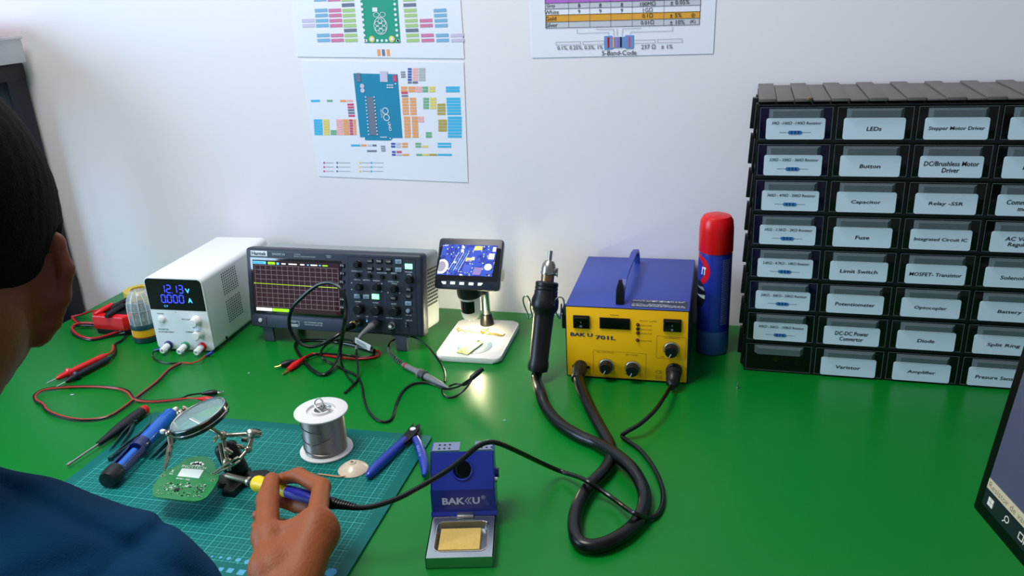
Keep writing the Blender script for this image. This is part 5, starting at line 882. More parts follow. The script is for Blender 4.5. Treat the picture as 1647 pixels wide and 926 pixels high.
b=B();b.lathe((cx,cy,0),(0,0,1),[(.0245,.0355),(.0248,.06),(.0235,.074),(.019,.087),(.0125,.096),(.006,.0985),(0,.099)],'bit_clear',12,cap=False)
for z,r in((.062,.0247),(.078,.0225),(.090,.0165)): b.lathe((cx,cy,0),(0,0,1),[(r,z),(r+.0006,z+.0008),(r,z+.0016)],'bit_clear',12,cap=False)
for k in range(12):
    a=k*math.pi/6;b.tube([(cx+r*math.cos(a),cy+r*math.sin(a),z) for r,z in((.0248,.036),(.025,.06),(.0237,.074),(.0192,.087),(.0125,.0962))],.0005,'label_card',4,2)
obj('dome',b,t)
b=B();b.cyl((cx,cy,.036),(cx,cy,.042),.0215,'bit_teal');b.cyl((cx,cy,.058),(cx,cy,.061),.018,'bit_teal');b.cyl((cx,cy,.04),(cx,cy,.075),.007,'bit_teal');obj('bit_rack',b,t)
for k in range(9):
    a=R(-170+k*20);b=B();x,y=cx+.0175*math.cos(a),cy+.0175*math.sin(a);b.cyl((x,y,.04),(x,y,.049),.0028,'bit_steel',n=6);b.cyl((x,y,.049),(x,y,.056),.0016,'bit_steel',n=8);obj('screwdriver_bit',b,t)
for k in range(6):
    a=R(-165+k*30);b=B();x,y=cx+.013*math.cos(a),cy+.013*math.sin(a);b.cyl((x,y,.061),(x,y,.069),.0026,'bit_steel',n=6);b.cyl((x,y,.069),(x,y,.075),.0014,'bit_steel',n=8);obj('screwdriver_bit',b,t)
q=Vector((-1.1655,1.2748,0));b=B();p=(q.x+.016,q.y-.005,0);b.lathe(p,(0,0,1),[(.0165,0),(.029,0),(.030,.002),(.030,.049),(.029,.051),(.0165,.051),(.0165,0)],'yellow_tape',36,cap=False)
tag(obj('tape_roll',b),'roll of yellow tape behind the clear bit container','tape')
# ---------------- tools on the mat, left ----------------
t=thing('screwdriver','black handled screwdriver with a red end cap, shaft towards the viewer','screwdriver',(-0.8781,0.8403,0))
mat('sd_black','#12171c',.35);a0=Vector((-0.8598,0.9104,0.0085));a1=Vector((-0.8606,0.8072,0.0075));a2=Vector((-0.8669,0.7546,0.0055));d=a1-a0;L=d.length
b=B();b.lathe(a0,d,[(.0075,.010),(.008,.02),(.0085,L*.35),(.0078,L*.6),(.0050,L*.85),(.0040,L)],'sd_black',12)
b.M=Matrix(((d.normalized().x,0,0,a0.x),(d.normalized().y,0,0,a0.y),(0,0,1,a0.z),(0,0,0,1)));b.M=Matrix();obj('handle',b,t)
b=B();b.lathe(a0,d,[(.0,-.001),(.005,0),(.0072,.003),(.0075,.011)],'clip_red',16);obj('end_cap',b,t)
b=B();d2=a2-a1;b.lathe(a1,d2,[(.0017,-.01),(.0017,d2.length*.82),(.0026,d2.length*.93),(.0022,d2.length),(.0004,d2.length+.001)],'steel',10);obj('shaft',b,t)
mat('tw_steel','#3f5a60',.25,.9)
def tweezers(label,back,tips,mids):
    t=thing('tweezers',label,'tweezers',tuple(back),0,None)
    bk=Vector(back)
    for i,(tp,md) in enumerate(zip(tips,mids)):
        b=B();pts=[bk]+[Vector(p) for p in md]+[Vector(tp)];Q=[]
        for k in range(len(pts)-1):
            for s in range(4): Q.append(pts[k].lerp(pts[k+1],s/4))
        Q.append(pts[-1]);n=len(Q);vs=[];fs=[]
        for k,p in enumerate(Q):
            dd=(Q[min(k+1,n-1)]-Q[max(k-1,0)]).normalized();w=dd.cross(Vector((0,0,1))).normalized();f=k/(n-1);ww=.0036*(1-f)**.5*(.5+min(f*4,1)*.5)+.0006
            for a,c in((-1,-1),(1,-1),(1,1),(-1,1)): vs.append(tuple(p+w*a*ww*.45+Vector((0,0,c*(ww*.8)))))
        for k in range(n-1):
            for j in range(4): a=k*4+j;c=k*4+(j+1)%4;fs.append((a,c,c+4,a+4))
        fs+=[(3,2,1,0),tuple((n-1)*4+j for j in range(4))];b.add(vs,fs,'tw_steel');obj('arm',b,t)
    b=B();b.box(bk,(.007,.005,.0058),'tw_steel',.0012,rot=Matrix.Rotation(.7,4,'Z'));obj('joint',b,t)
tweezers('bent tip steel tweezers between the black screwdriver and the blue pump',(-0.8162,0.7794,0.0068),[(-0.8307,0.8849,0.014),(-0.8207,0.8883,0.012)],[[(-0.8199,0.8177,0.0068),(-0.8178,0.8454,0.0068),(-0.8205,0.866,0.009)],[(-0.8118,0.8142,0.0068),(-0.8044,0.8393,0.0068),(-0.8081,0.8664,0.008)]])
tweezers('straight steel tweezers beside the black screwdriver handle',(-0.8518,0.8732,0.0068),[(-0.833,0.7967,0.006),(-0.8271,0.811,0.006)],[[(-0.8457,0.8402,0.0068)],[(-0.8364,0.842,0.0068)]])
tweezers('dark steel tweezers lying mostly under the blue pump',(-0.7679,0.8635,0.0068),[(-0.7606,0.7882,0.006),(-0.7518,0.7899,0.006)],[[(-0.7637,0.8216,0.0068)],[(-0.7533,0.8187,0.0068)]])
mat('pump_blue','#0d5fc4',.28,coat=.4);mat('pump_navy','#101f5c',.22,coat=.5);t=thing('desoldering_pump','bright blue desoldering pump with black end cap on the cutting mat','desoldering pump',(-0.8061,0.8115,0))
a0=Vector((-0.7973,0.8895,0.018));a1=Vector((-0.7699,0.7206,0.016));d=(a1-a0);L=d.length;d.normalize();w=d.cross(Vector((0,0,1))).normalized()
b=B();b.lathe(a0,d,[(.004,-.003),(.0078,0),(.0102,.004),(.0102,L*.50),(.0098,L*.51)],'pump_blue',28);obj('barrel',b,t)
b=B();b.lathe(a0,d,[(.0118,L*.47),(.0122,L*.49),(.0122,L*.56),(.0112,L*.58)],'pump_navy',28);obj('collar',b,t)
for s in(-1,1):
    b=B()
    for k in range(5):
        an=(k-2)*.22;c=w*s*math.cos(an)+Vector((0,0,1))*math.sin(an);b.cyl(a0+d*L*.56+c*.0108,a0+d*L*.9+c*.0108,.0015,'pump_navy',n=8)
    obj('guard_rail',b,t)
b=B();b.cyl(a0+d*L*.55,a0+d*L*.9,.0016,'chrome');b.cyl(a0+d*L*.60,a0+d*L*.88,.0062,'pump_blue');obj('plunger',b,t)
b=B();b.lathe(a0,d,[(.0115,L*.86),(.0125,L*.88),(.0125,L*.97),(.011,L*1.0),(0,L*1.005)],'sd_black',28);obj('end_cap',b,t)
b=B();b.lathe(a0,-d,[(.0045,.002),(.0038,.008),(.003,.014),(.0014,.015)],'mic_white',14);obj('nozzle',b,t)
# ---------------- helping hands with magnifier ----------------
mat('cast_black','#090b0c',.4,bump=.2,bscale=400);mat('nickel','#b4a894',.22,1);mat('lens_glass','#bfe3e2',.03,alpha=.22,coat=.6);mat('rim_clear','#9fb0b0',.1,alpha=.5,coat=.5);mat('rim_black','#15191a',.25,coat=.5)
BX,BY=(-0.6021,0.77)
t=thing('helping_hand','helping hand stand with magnifier lens and crocodile clips on black cast base','helping hand',(BX,BY,0))
b=B(Matrix.Translation((BX,BY,MZ))@Matrix.Rotation(.35,4,'Z'));b.prism(rrect(.066,.026,.008),0,.009,'cast_black',.003)
b.prism([(-.02,-.03),(-.004,-.034),(.006,-.01),(.006,.02),(-.012,.024)],0,.010,'cast_black',.003)
b.box((-.012,.008,.030),(.030,.018,.050),'cast_black',.008,3,rot=Matrix.Rotation(-.3,4,'Y')@Matrix.Rotation(-.15,4,'X'));obj('base',b,t)
pt=Vector((-0.6186,0.7683,0.072));pb=Vector((-0.6104,0.7577,0.028))
b=B();b.cyl(pb,pt,.0028,'nickel');b.cyl(pb+Vector((-.007,0,.0)),pt+Vector((-.007,0,-.012)),.0022,'nickel');b.ball(pt,.0062,'nickel');b.ball(pb+Vector((0,0,.012)),.0068,'nickel');obj('upright',b,t)
b=B();k=Vector((-0.611,0.763,0.056));b.box(k+Vector((.004,-.004,0)),(.012,.003,.006),'nickel',.001,rot=Matrix.Rotation(.5,4,'Y'));b.cyl(k,k+Vector((.004,-.008,0)),.0025,'nickel');b.box(k+Vector((.003,-.008,-.012)),(.008,.003,.009),'nickel',.001,rot=Matrix.Rotation(-.5,4,'Y'));b.box(pt+Vector((-.009,-.004,-.004)),(.004,.004,.010),'nickel',.001,rot=Matrix.Rotation(.6,4,'Y'));obj('wing_screw',b,t)
jr=Vector((-0.5852,0.7858,0.068));b=B();b.cyl(pt,jr,.0026,'nickel');obj('arm_rod',b,t)
b=B();b.ball(jr,.0058,'nickel');b.cyl(jr+Vector((-.002,-.007,.004)),jr+Vector((.002,.007,-.004)),.0062,'nickel',bev=.001);k2=Vector((-0.5887,0.7736,0.052));b.cyl(jr,k2,.0030,'nickel');b.ball(k2,.0052,'nickel');b.box(k2+Vector((-.010,-.001,.003)),(.010,.003,.006),'nickel',.001);b.box(jr+Vector((-.012,-.004,-.008)),(.009,.003,.006),'nickel',.001);obj('swivel_joint',b,t)
k3=Vector((-0.6105,0.7294,0.041));b=B();k4=Vector((-0.5942,0.7603,0.045));b.cyl(k2,k4,.0028,'nickel')
def jaws(b,a,c,m='nickel'):
    d=(c-a);L=d.length;n=d.cross(Vector((0,0,1))).normalized();up=n.cross(d).normalized()
    for s in(-1,1):
        p=[a+up*s*.0028,a.lerp(c,.3)+up*s*.0036,c+up*s*.0010];
        for i in range(2):
            q,r_=p[i],p[i+1];wa,wb=(.0042,.0036) if i==0 else(.0036,.0014)
            vs=[tuple(q-n*wa/2),tuple(q+n*wa/2),tuple(r_+n*wb/2),tuple(r_-n*wb/2)];vs+= [tuple(Vector(v)+up*.0012) for v in vs]
            b.add(vs,[(3,2,1,0),(4,5,6,7),(0,1,5,4),(1,2,6,5),(2,3,7,6),(3,0,4,7)],m)
    b.cyl(a.lerp(c,.3)-n*.003,a.lerp(c,.3)+n*.003,.0022,m,n=10)
jaws(b,k4,k3);obj('crocodile_clip',b,t)
kl=Vector((-0.6877,0.755,0.075));k5=Vector((-0.6831,0.7485,0.062));k6=Vector((-0.6794,0.7245,0.04))
b=B();b.ball(kl,.005,'nickel');b.cyl(kl,k5,.0032,'nickel');jaws(b,k5,k6);b.box(kl+Vector((-.009,0,.002)),(.006,.005,.005),'psu_white',.001);b.box(kl+Vector((-.004,0,.002)),(.008,.003,.003),'nickel');obj('crocodile_clip',b,t)
b=B();kk=Vector((-0.7031,0.7999,0.078));b.cyl(pt,kk,.0026,'nickel');b.cyl(kk,kl,.0026,'nickel');b.ball(kk,.0055,'nickel');b.box(kk+Vector((.004,.006,.003)),(.009,.004,.007),'nickel',.001,rot=Matrix.Rotation(.5,4,'Y'));obj('arm_rod',b,t)
LL=Vector((-0.6746,0.7477,0.088));LR=Vector((-0.6087,0.7745,0.11));lc=(LL+LR)/2;lu=(LR-LL);lr=lu.length/2;lu.normalize();lv=Vector((-lu.y,lu.x,0)).normalized();ln=lu.cross(lv).normalized()
if ln.z<0: ln=-ln
b=B();b.lathe(lc-ln*.006,ln,[(lr-.0028,0),(lr-.0005,0),(lr,.001),(lr,.004),(lr-.001,.005),(lr,.006),(lr,.011),(lr-.001,.012)],'rim_black',48,cap=False);b.lathe(lc-ln*.006,ln,[(lr-.001,.012),(lr-.0028,.012),(lr-.0028,0)],'rim_clear',48,cap=False)
b.lathe(lc-ln*.006,ln,[(lr+.0001,.0042),(lr+.0006,.0048),(lr+.0001,.0056)],'chrome',48,cap=False);b.lathe(lc+ln*.006,ln,[(lr-.0032,0),(lr-.002,.0007),(lr-.0008,.0002)],'chrome',48,cap=False);mg=obj('lens_rim',b,t)
b=B();b.lathe(lc+ln*.0042,ln,[(0,-.003),(lr*.5,-.0022),(lr-.0022,.0),(lr-.0022,.0012),(lr*.5,.0042),(0,.005)],'lens_glass',48,cap=False);obj('lens',b,mg)
b=B();b.cyl(kk,lc-lu*lr*.55+lv*lr*.8,.0024,'nickel');b.cyl(pt,lc+lu*lr*.5-lv*lr*.72-ln*.006,.002,'nickel');obj('lens_bracket',b,t)
# circuit board held by the clips
PZ=.036;mat('pcb_green','#0d7a3c',.35,coat=.3);mat('pcb_mark','#dfe9e2',.6);mat('pcb_pad','#9fb79a',.35,.5)
OUT=[(-0.671,0.6886),(-0.6645,0.6815),(-0.6571,0.6782),(-0.6434,0.6788),(-0.624,0.6793),(-0.6061,0.6802),(-0.5992,0.6836),(-0.596,0.691),(-0.5979,0.7059),(-0.6032,0.725),(-0.609,0.7357),(-0.6191,0.7443),(-0.63,0.756),(-0.6402,0.7651),(-0.6503,0.7696),(-0.6615,0.7682),(-0.6716,0.7639),(-0.6759,0.7559),(-0.6767,0.7431),(-0.6809,0.7353),(-0.6853,0.7291),(-0.6842,0.7225),(-0.6805,0.7098),(-0.6769,0.6989)]
b=B();b.prism(OUT,PZ-.0016,PZ,'pcb_green')
zl=lambda pts:pts
RC=[(-0.6604,0.7224),(-0.6298,0.7234),(-0.6349,0.7412),(-0.6655,0.7391)]
b.poly(RC,'pcb_mark',PZ+.0002)
def pf(o,u,v):
    o,u,v=Vector((*o,PZ)),Vector((*u,PZ)),Vector((*v,PZ));U=(u-o).normalized();V=(v-o).normalized();return Matrix(((U.x,V.x,0,o.x),(U.y,V.y,0,o.y),(0,0,1,PZ),(0,0,0,1)))
FB=pf(RC[0],RC[1],RC[3]);w_=(Vector(RC[1])-Vector(RC[0])).length;h_=(Vector(RC[3])-Vector(RC[0])).length
b.M=FB;b.text('INOVTECH',w_*.5,h_*1.30,'pcb_mark',w=w_*1.12,hgt=h_*.30,h=.0003);b.text('COMPANY',w_*.5,h_*1.09,'pcb_mark',w=w_*.8,hgt=h_*.08,h=.0003);b.text('BM01-102',w_*.33,-h_*.27,'pcb_mark',w=w_*.62,hgt=h_*.16,h=.0003,bold=.02)
for dx,dy,r in((.34,1.68,.17),(.5,1.82,.2),(.66,1.84,.18),(.78,1.72,.16),(.56,1.66,.18),(.42,1.6,.16),(.7,1.6,.15)): b.disc(w_*dx,h_*dy,w_*r*.62,'pcb_mark',.0003,14)
b.rect(-w_*.42,h_*.15,-w_*.26,h_*.22,'pcb_mark',.0003);b.text('X',-w_*.34,h_*.52,'pcb_mark',w=w_*.13,hgt=h_*.34,h=.0003)
b.M=Matrix()
r2=random.Random(11)
q0,q1,q2=[(-0.6621,0.6834),(-0.6009,0.6887),(-0.6743,0.7081)]
q0,q1,q2=Vector((*q0,0)),Vector((*q1,0)),Vector((*q2,0))
for k in range(150):
    u,v=r2.random()**.8,r2.random();p=q0+(q1-q0)*u+(q2-q0)*v;s=r2.choice((.0006,.0009,.0013));b.box((p.x,p.y,PZ+.0003),(s*1.7,s,.0007),r2.choice(['pcb_pad','pcb_mark','pcb_pad','ink']),rot=Matrix.Rotation(r2.choice((0,1.57,.3)),4,'Z'))
p=q0+(q1-q0)*.42+(q2-q0)*.42;b.box((p.x,p.y,PZ+.0006),(.006,.0055,.0012),'black',rot=Matrix.Rotation(.5,4,'Z'))
for x,y in [(-0.6796,0.7197),(-0.6095,0.723),(-0.6189,0.7367)]: b.ring(x,y,.0016,.0024,'pcb_pad',PZ+.0003,16);b.disc(x,y,.0016,'ink',PZ+.0003,12)
tag(obj('circuit_board',b),'larger rounded dark green circuit board held up by the helping hand clips','circuit board')
# ---------------- solder spool, suction cup, cutter ----------------
mat('spool_white','#dcdcdc',.45);mat('solder','#a5a19c',.36,.95);mat('solder_dark','#6c6a69',.3,.95)
SX,SY=-.530,.862;t=thing('solder_spool','white spool of shiny solder wire standing on the cutting mat','solder spool',(SX,SY,0))
b=B();T=(SX,SY,MZ);b.lathe(T,(0,0,1),[(.010,0),(.0345,0),(.036,.001),(.036,.0028),(.0345,.0036),(.014,.0036)],'spool_white',48)
b.lathe(T,(0,0,1),[(.010,.0595),(.0345,.0595),(.036,.0605),(.036,.0622),(.0345,.0632),(.0195,.0632),(.0190,.057),(.0128,.057),(.0122,.0632),(.0092,.0632),(.0088,.058),(.0088,.03),(0,.03)],'spool_white',48,cap=False)
b.lathe(T,(0,0,1),[(.0125,.003),(.0125,.06)],'spool_white',32,cap=False);obj('reel',b,t)
b=B();pr=[(.0125,.0036)]
for k in range(68): z=.0040+k*.00081;q_=.0288;pr+=[(q_,z),(q_+.0002,z+.0004)]
pr.append((.0125,.0594));b.lathe(T,(0,0,1),pr,'solder',48,cap=False)
def turn(z0,z1,a0,a1,m='solder_dark'): b.tube([(SX+.0297*math.cos(R(a)),SY+.0297*math.sin(R(a)),MZ+z0+(z1-z0)*(a-a0)/(a1-a0)) for a in range(a0,a1+1,8)],.0006,m,5,1,smooth=False)
turn(.047,.042,-170,-60);turn(.028,.024,-175,-95);turn(.024,.034,-95,-40);turn(.012,.008,-170,-50);obj('wire_winding',b,t)
b=B();b.tube([(SX+.004,SY-.004,.064),(SX-.010,SY+.004,.0675),(SX-.012,SY+.008,.073),(SX-.006,SY+.010,.0775),(SX+.001,SY+.006,.074),(SX+.003,SY+.001,.0675),(SX-.004,SY+.006,.067),(SX+.002,SY+.010,.068),(SX+.012,SY+.006,.0685),(SX+.013,SY+.002,.072)],.0012,'solder',8);b.tube([(SX+.005,SY-.003,.066),(SX+.012,SY+.001,.0675),(SX+.014,SY-.002,.0665)],.0012,'solder',8);obj('wire_end',b,t)
mat('cup_cream','#d9c8b0',.3,sss=.2,coat=.3);q=Vector((-0.4721,0.8242,0.004));t=thing('suction_cup','small cream translucent rubber disc lying between the spool and the cutter','rubber disc',(q.x,q.y,MZ))
b=B();b.lathe((q.x,q.y,MZ),(0,0,1),[(.0195,0),(.0200,.0008),(.0185,.0025),(.0135,.0065),(.0085,.0095),(.0055,.0105),(.0045,.0125),(.0032,.0128),(.0026,.0118),(.0022,.0112)],'cup_cream',40,cap=False);b.cyl((q.x,q.y,MZ+.009),(q.x,q.y,MZ+.0112),.0023,'ink');obj('disc',b,t)
b=B();b.tube([(-0.4736,0.8057,0.0055),(-0.483,0.8032,0.005),(-0.4978,0.8039,0.0045),(-0.5118,0.8033,0.005)],.0008,'k_o',6);obj('strand',b,t)
mat('cut_blue','#15349f',.3,coat=.4);mat('cut_steel','#2b2a2c',.35,.7);mat('cut_ink','#8fa6e0',.6)
t=thing('flush_cutter','blue handled flush cutter lying open at the corner of the cutting mat','wire cutter',(-0.4265,0.8997,0))
def handle(pts,rr):
    b=B();b.tube(pts,rr,'cut_blue',14,5);return obj('handle',b,t)
h1=handle([(-0.4281,0.8969,0.0095),(-0.4306,0.8786,0.0095),(-0.4353,0.8513,0.0095),(-0.4397,0.825,0.0095),(-0.4415,0.8095,0.009),(-0.4431,0.805,0.008)],[.0055,.0065,.0072,.0070,.0055,.003])
h2=handle([(-0.4133,0.9013,0.0095),(-0.4019,0.8841,0.0095),(-0.3874,0.8604,0.0095),(-0.3776,0.8415,0.0085),(-0.373,0.8294,0.0075),(-0.3713,0.8226,0.0075)],[.0055,.0062,.0065,.006,.0045,.0025])
b=B(Matrix.Translation((0,0,0)));P_=[(-0.4339,0.8982),(-0.4223,0.8857),(-0.4182,0.9028),(-0.4171,0.9164),(-0.4188,0.928),(-0.4241,0.9392),(-0.4247,0.9286),(-0.4276,0.9264),(-0.4319,0.9395),(-0.4311,0.9257),(-0.4323,0.917)]
b.prism(P_,.008,.0125,'cut_steel',.0006);P_=[(-0.4242,0.9101),(-0.4167,0.8982),(-0.4095,0.8963),(-0.4103,0.9077),(-0.4161,0.9251),(-0.4245,0.9443),(-0.423,0.9306),(-0.4248,0.9234)];b.prism(list(P_),.0055,.0095,'cut_steel',.0006);obj('jaws',b,t)
p=(-0.4251,0.9203,0.0128);b=B();b.lathe(p,(0,0,1),[(.0042,0),(.0040,.0012),(0,.0016)],'psu_white',20);obj('pivot_rivet',b,t)
a_=(-0.3983,0.8765,0.0165);c_=(-0.3789,0.8421,0.0155);U=(Vector(c_)-Vector(a_)).normalized();b=B(frm(Vector(a_)+Vector((-.002,-.001,-.0003)),U,Vector((0,0,1)).cross(U)))
b.text('PLATO',.008,0,'cut_ink',w=.015,hgt=.0036,h=.0006);b.text('170',.022,0,'cut_ink',w=.007,hgt=.0032,h=.0002);obj('handle_print',b,h2)
# ---------------- iron stand ----------------
mat('stand_blue','#182b8c',.32,coat=.3);mat('stand_metal','#8d95b0',.35,.7);mat('tray_metal','#b5bcc0',.25,.95);mat('sponge','#d8b866',.9,noise=.15,nscale=300,bump=.5,bscale=700);mat('logo_white','#c3cbe6',.6)
t=thing('iron_stand','blue soldering iron stand with a sponge in a metal tray','soldering iron stand',(-0.3094,0.6652,0),R(14))
M=WM[t.name];w=.0745
b=B(M);b.bx((0,0,0),(w,.073,.0012),'tray_metal')
b.add([(0,0,0),(w,0,0),(w,0,.0145),(0,0,.0145)],[(0,1,2,3)],'tray_metal');b.bx((0,0,.0),(.0012,.073,.0145),'tray_metal');b.bx((w-.0012,0,0),(w,.073,.0145),'tray_metal');b.bx((0,.0718,0),(w,.073,.0145),'tray_metal')
b.M=M@Matrix.Translation((w/2,.0365,0));o_=rrect(w,.073,.0008,5);i_=rrect(w-.016,.053,.008,5)
i2=[(x,y+.0015) for x,y in rrect(w-.021,.047,.007,5)];n=len(o_)
vs=[(x,y,.0145) for x,y in o_]+[(x,y,.0145) for x,y in i_]+[(x,y,.0050) for x,y in i2];fs=[(k,(k+1)%n,n+(k+1)%n,n+k) for k in range(n)]+[(n+k,n+(k+1)%n,2*n+(k+1)%n,2*n+k) for k in range(n)]+[tuple(2*n+k for k in range(n))]
b.add(vs,fs,'tray_metal')
for k in range(n): x0,y0=i_[k];x1,y1=i_[(k+1)%n]
b.tube([(x,y,.0147) for x,y in i_],.0006,'chrome',6,1,smooth=False,closed=True);obj('tray',b,t)
b=B(M@Matrix.Translation((w/2-.002,.0355,.0052)));b.prism(rrect(.046,.037,.001),0,.0065,'sponge',.0006);tag(obj('sponge',b),'dry yellow sponge lying in the metal tray of the iron stand','sponge')
y0=.0735;prof=[(y0+.000,.0135),(y0+.003,.018),(y0+.006,.046),(y0+.029,.083)]
b=B(M)
(ya,za),(yb,zb)=prof[2],prof[3]
b.bx((0,y0+.004,.0),(w,y0+.0055,.02),'stand_blue')
def quadp(y_a,z_a,y_b,z_b,x0=0,x1=w): b.add([(x0,y_a,z_a),(x1,y_a,z_a),(x1,y_b,z_b),(x0,y_b,z_b),(x0,y_a+.0015,z_a),(x1,y_a+.0015,z_a),(x1,y_b+.0015,z_b),(x0,y_b+.0015,z_b)],[(0,1,2,3),(7,6,5,4),(0,4,5,1),(3,2,6,7),(0,3,7,4),(1,5,6,2)],'stand_blue')
quadp(*prof[0],*prof[1],-.0015,w+.0015);quadp(*prof[1],*prof[2],-.0005,w+.0005)
V=Vector((0,yb-ya,zb-za));Lh=V.length;Fu=M@frm((w/2,ya,za),(1,0,0),V);b.M=Fu
n=32;hr=.0118;hy=Lh*.52;vs=[];fs=[]
for k in range(n):
    a=2*math.pi*k/n;cx_,sy_=math.cos(a),math.sin(a);s_=min((w/2)/max(abs(cx_),1e-6),((Lh-hy) if sy_>0 else hy)/max(abs(sy_),1e-6))
    vs+=[(hr*cx_,hy+hr*sy_,0),(s_*cx_,hy+s_*sy_,0),(hr*.8*cx_,hy+hr*.8*sy_,-.02)]
for k in range(n): j=(k+1)%n;fs+=[(3*k,3*k+1,3*j+1,3*j),(3*k+2,3*k,3*j,3*j+2)]
b.add(vs,fs,'stand_blue')
for sx in(-1,1):
    for sy in(0,Lh):
        pass
cs=[(w/2,0),(w/2,Lh),(-w/2,Lh),(-w/2,0)]
b.lathe((0,hy,-.021),(0,0,1),[(hr*.8,0),(0,.0001)],'black',24,cap=False);b.tube([(hr*math.cos(2*math.pi*k/n),hy+hr*math.sin(2*math.pi*k/n),.0006) for k in range(n)],.0012,'stand_blue',6,1,smooth=False,closed=True)
# corner fillers
for k in range(n):
    a,c=vs[3*k+1],vs[3*((k+1)%n)+1]
    if abs(a[0]-c[0])>1e-4 and abs(a[1]-c[1])>1e-4:
        cc=min(cs,key=lambda q:(q[0]-a[0])**2+(q[1]-a[1])**2+(q[0]-c[0])**2+(q[1]-c[1])**2);b.add([a,(cc[0],cc[1],0),c],[(0,1,2)],'stand_blue')
b.M=M
for x in(0,w-.0015): b.add([(x,y0+.006,0),(x,ya,za),(x,yb,zb),(x,yb+.022,zb),(x,yb+.016,0),(x+.0015,y0+.006,0),(x+.0015,ya,za),(x+.0015,yb,zb),(x+.0015,yb+.022,zb),(x+.0015,yb+.016,0)],[(4,3,2,1,0),(5,6,7,8,9),(0,1,6,5),(1,2,7,6),(2,3,8,7),(3,4,9,8)],'stand_blue')
b.cyl((w,yb-.01,.05),(w+.003,yb-.01,.05),.003,'chrome',n=12);b.cyl((w,yb+.008,.048),(w+.004,yb+.008,.048),.006,'stand_blue',n=16)
obj('housing',b,t)
b=B(M)
for x0,x1 in((.002,.034),(.052,w-.002)):
    b.bx((x0,yb+.0015,zb-.0005),(x1,yb+.02,zb+.0008),'stand_metal')
    for k in range(3):
        for j in range(2): b.cyl((x0+.008+k*.006,yb+.006+j*.008,zb+.0008),(x0+.008+k*.006,yb+.006+j*.008,zb+.0012),.0014,'black',n=8)
obj('top_flange',b,t)
b=B(M);b.bx((.029,y0-.006,.0147),(.049,y0+.002,.0185),'tray_metal',.001);obj('latch',b,t)
V=Vector((0,prof[2][0]-prof[1][0],prof[2][1]-prof[1][1]));b=B(M@frm((w/2,prof[1][0],prof[1][1]),(1,0,0),V));hh_=V.length
b.text('BAK',-.0115,hh_*.5,'logo_white',w=.0265,hgt=.0088,h=.0006,bold=.035);b.text('U',.0150,hh_*.5,'logo_white',w=.0085,hgt=.0088,h=.0006,bold=.035)
for k in(0,.0032): b.pl([(.0062+k,hh_*.5+.0044),(.0022+k,hh_*.5),(.0062+k,hh_*.5-.0044)],.0009,'logo_white',.0006)
b.text('®',.0235,hh_*.5+.004,'logo_white',w=.005,h=.0006);obj('logo_print',b,t)
# ---------------- soldering iron ----------------
mat('iron_yellow','#e8c800',.4);mat('iron_blue','#2b32a8',.35,coat=.3);mat('iron_steel','#b9ab94',.28,1);mat('tip_dark','#777069',.35,.9)
IT=Vector((-0.6018,0.7311,0.041));IE=Vector((-0.4119,0.6642,0.072));d=(IE-IT).normalized();L=(IE-IT).length;fx=lambda x:(x-356)/(534-356)*L
t=thing('soldering_iron','soldering iron with yellow grip and blue handle held over the green circuit board','soldering iron',tuple(IT))
b=B();b.lathe(IT,d,[(.0002,0),(.0012,.003),(.0017,fx(366))],'tip_dark',12);obj('tip',b,t)
b=B();b.lathe(IT,d,[(.0024,fx(365)),(.0034,fx(366)),(.0036,fx(368)),(.0038,fx(400)),(.0048,fx(402)),(.0056,fx(404)),(.0056,fx(407)),(.0045,fx(409))],'iron_steel',24);obj('barrel',b,t)
b=B();b.lathe(IT,d,[(.0048,fx(407)),(.0053,fx(409)),(.0058,fx(418))],'rubber',24);obj('collar',b,t)
b=B();b.lathe(IT,d,[(.0060,fx(415)),(.0088,fx(417)),(.0098,fx(420)),(.0096,fx(424)),(.0078,fx(432)),(.0070,fx(445)),(.0072,fx(472))],'iron_yellow',32);obj('grip',b,t)
b=B();b.lathe(IT,d,[(.0072,fx(469)),(.0076,fx(471)),(.0078,fx(500)),(.0074,fx(525)),(.0068,fx(532)),(.005,fx(534))],'iron_blue',32);obj('handle',b,t)
CB=[Vector(p) for p in [(-0.4034,0.6636,0.072),(-0.3921,0.6632,0.0715),(-0.3814,0.6638,0.071),(-0.3655,0.6692,0.071),(-0.3425,0.6844,0.074),(-0.3207,0.7047,0.08),(-0.2995,0.7249,0.088),(-0.2839,0.7392,0.097),(-0.2715,0.7505,0.106),(-0.2604,0.7583,0.109),(-0.249,0.766,0.104),(-0.2355,0.7982,0.074),(-0.2217,0.8388,0.036),(-0.2018,0.8601,0.012),(-0.1761,0.8435,0.018),(-0.1599,0.8277,0.0235),(-0.1443,0.8248,0.016),(-0.1253,0.8139,0.012),(-0.1066,0.7851,0.022),(-0.094,0.775,0.0235),(-0.0832,0.7926,0.008),(-0.0744,0.8049,0.0038),(-0.0699,0.8253,0.0038),(-0.0719,0.853,0.0038),(-0.0811,0.8848,0.0038),(-0.0945,0.9151,0.0038),(-0.1115,0.9421,0.0038),(-0.1287,0.9593,0.0038),(-0.1375,0.9678,0.0055),(-0.1317,0.9695,0.012),(-0.1146,0.9806,0.02),(-0.0983,1.0181,0.022),(-0.0888,1.0638,0.021),(-0.0844,1.0955,0.019)]]
sc_=WM['soldering_station']@frm((0,-.0013,0),(1,0,0),(0,0,1));cn=sc_@Vector((.0734,.0233,.004));cn1=sc_@Vector((.0725,.012,.030))
b=B();b.tube([tuple(IE-d*.004)]+[tuple(p) for p in CB]+[tuple(cn1.lerp(CB[-1],.4)),tuple(cn1)],.0030,'cablex',10);obj('cable',b,t)
b=B();dr=(CB[2]-IE);pr=[(.0064,-.003),(.0066,.002)]
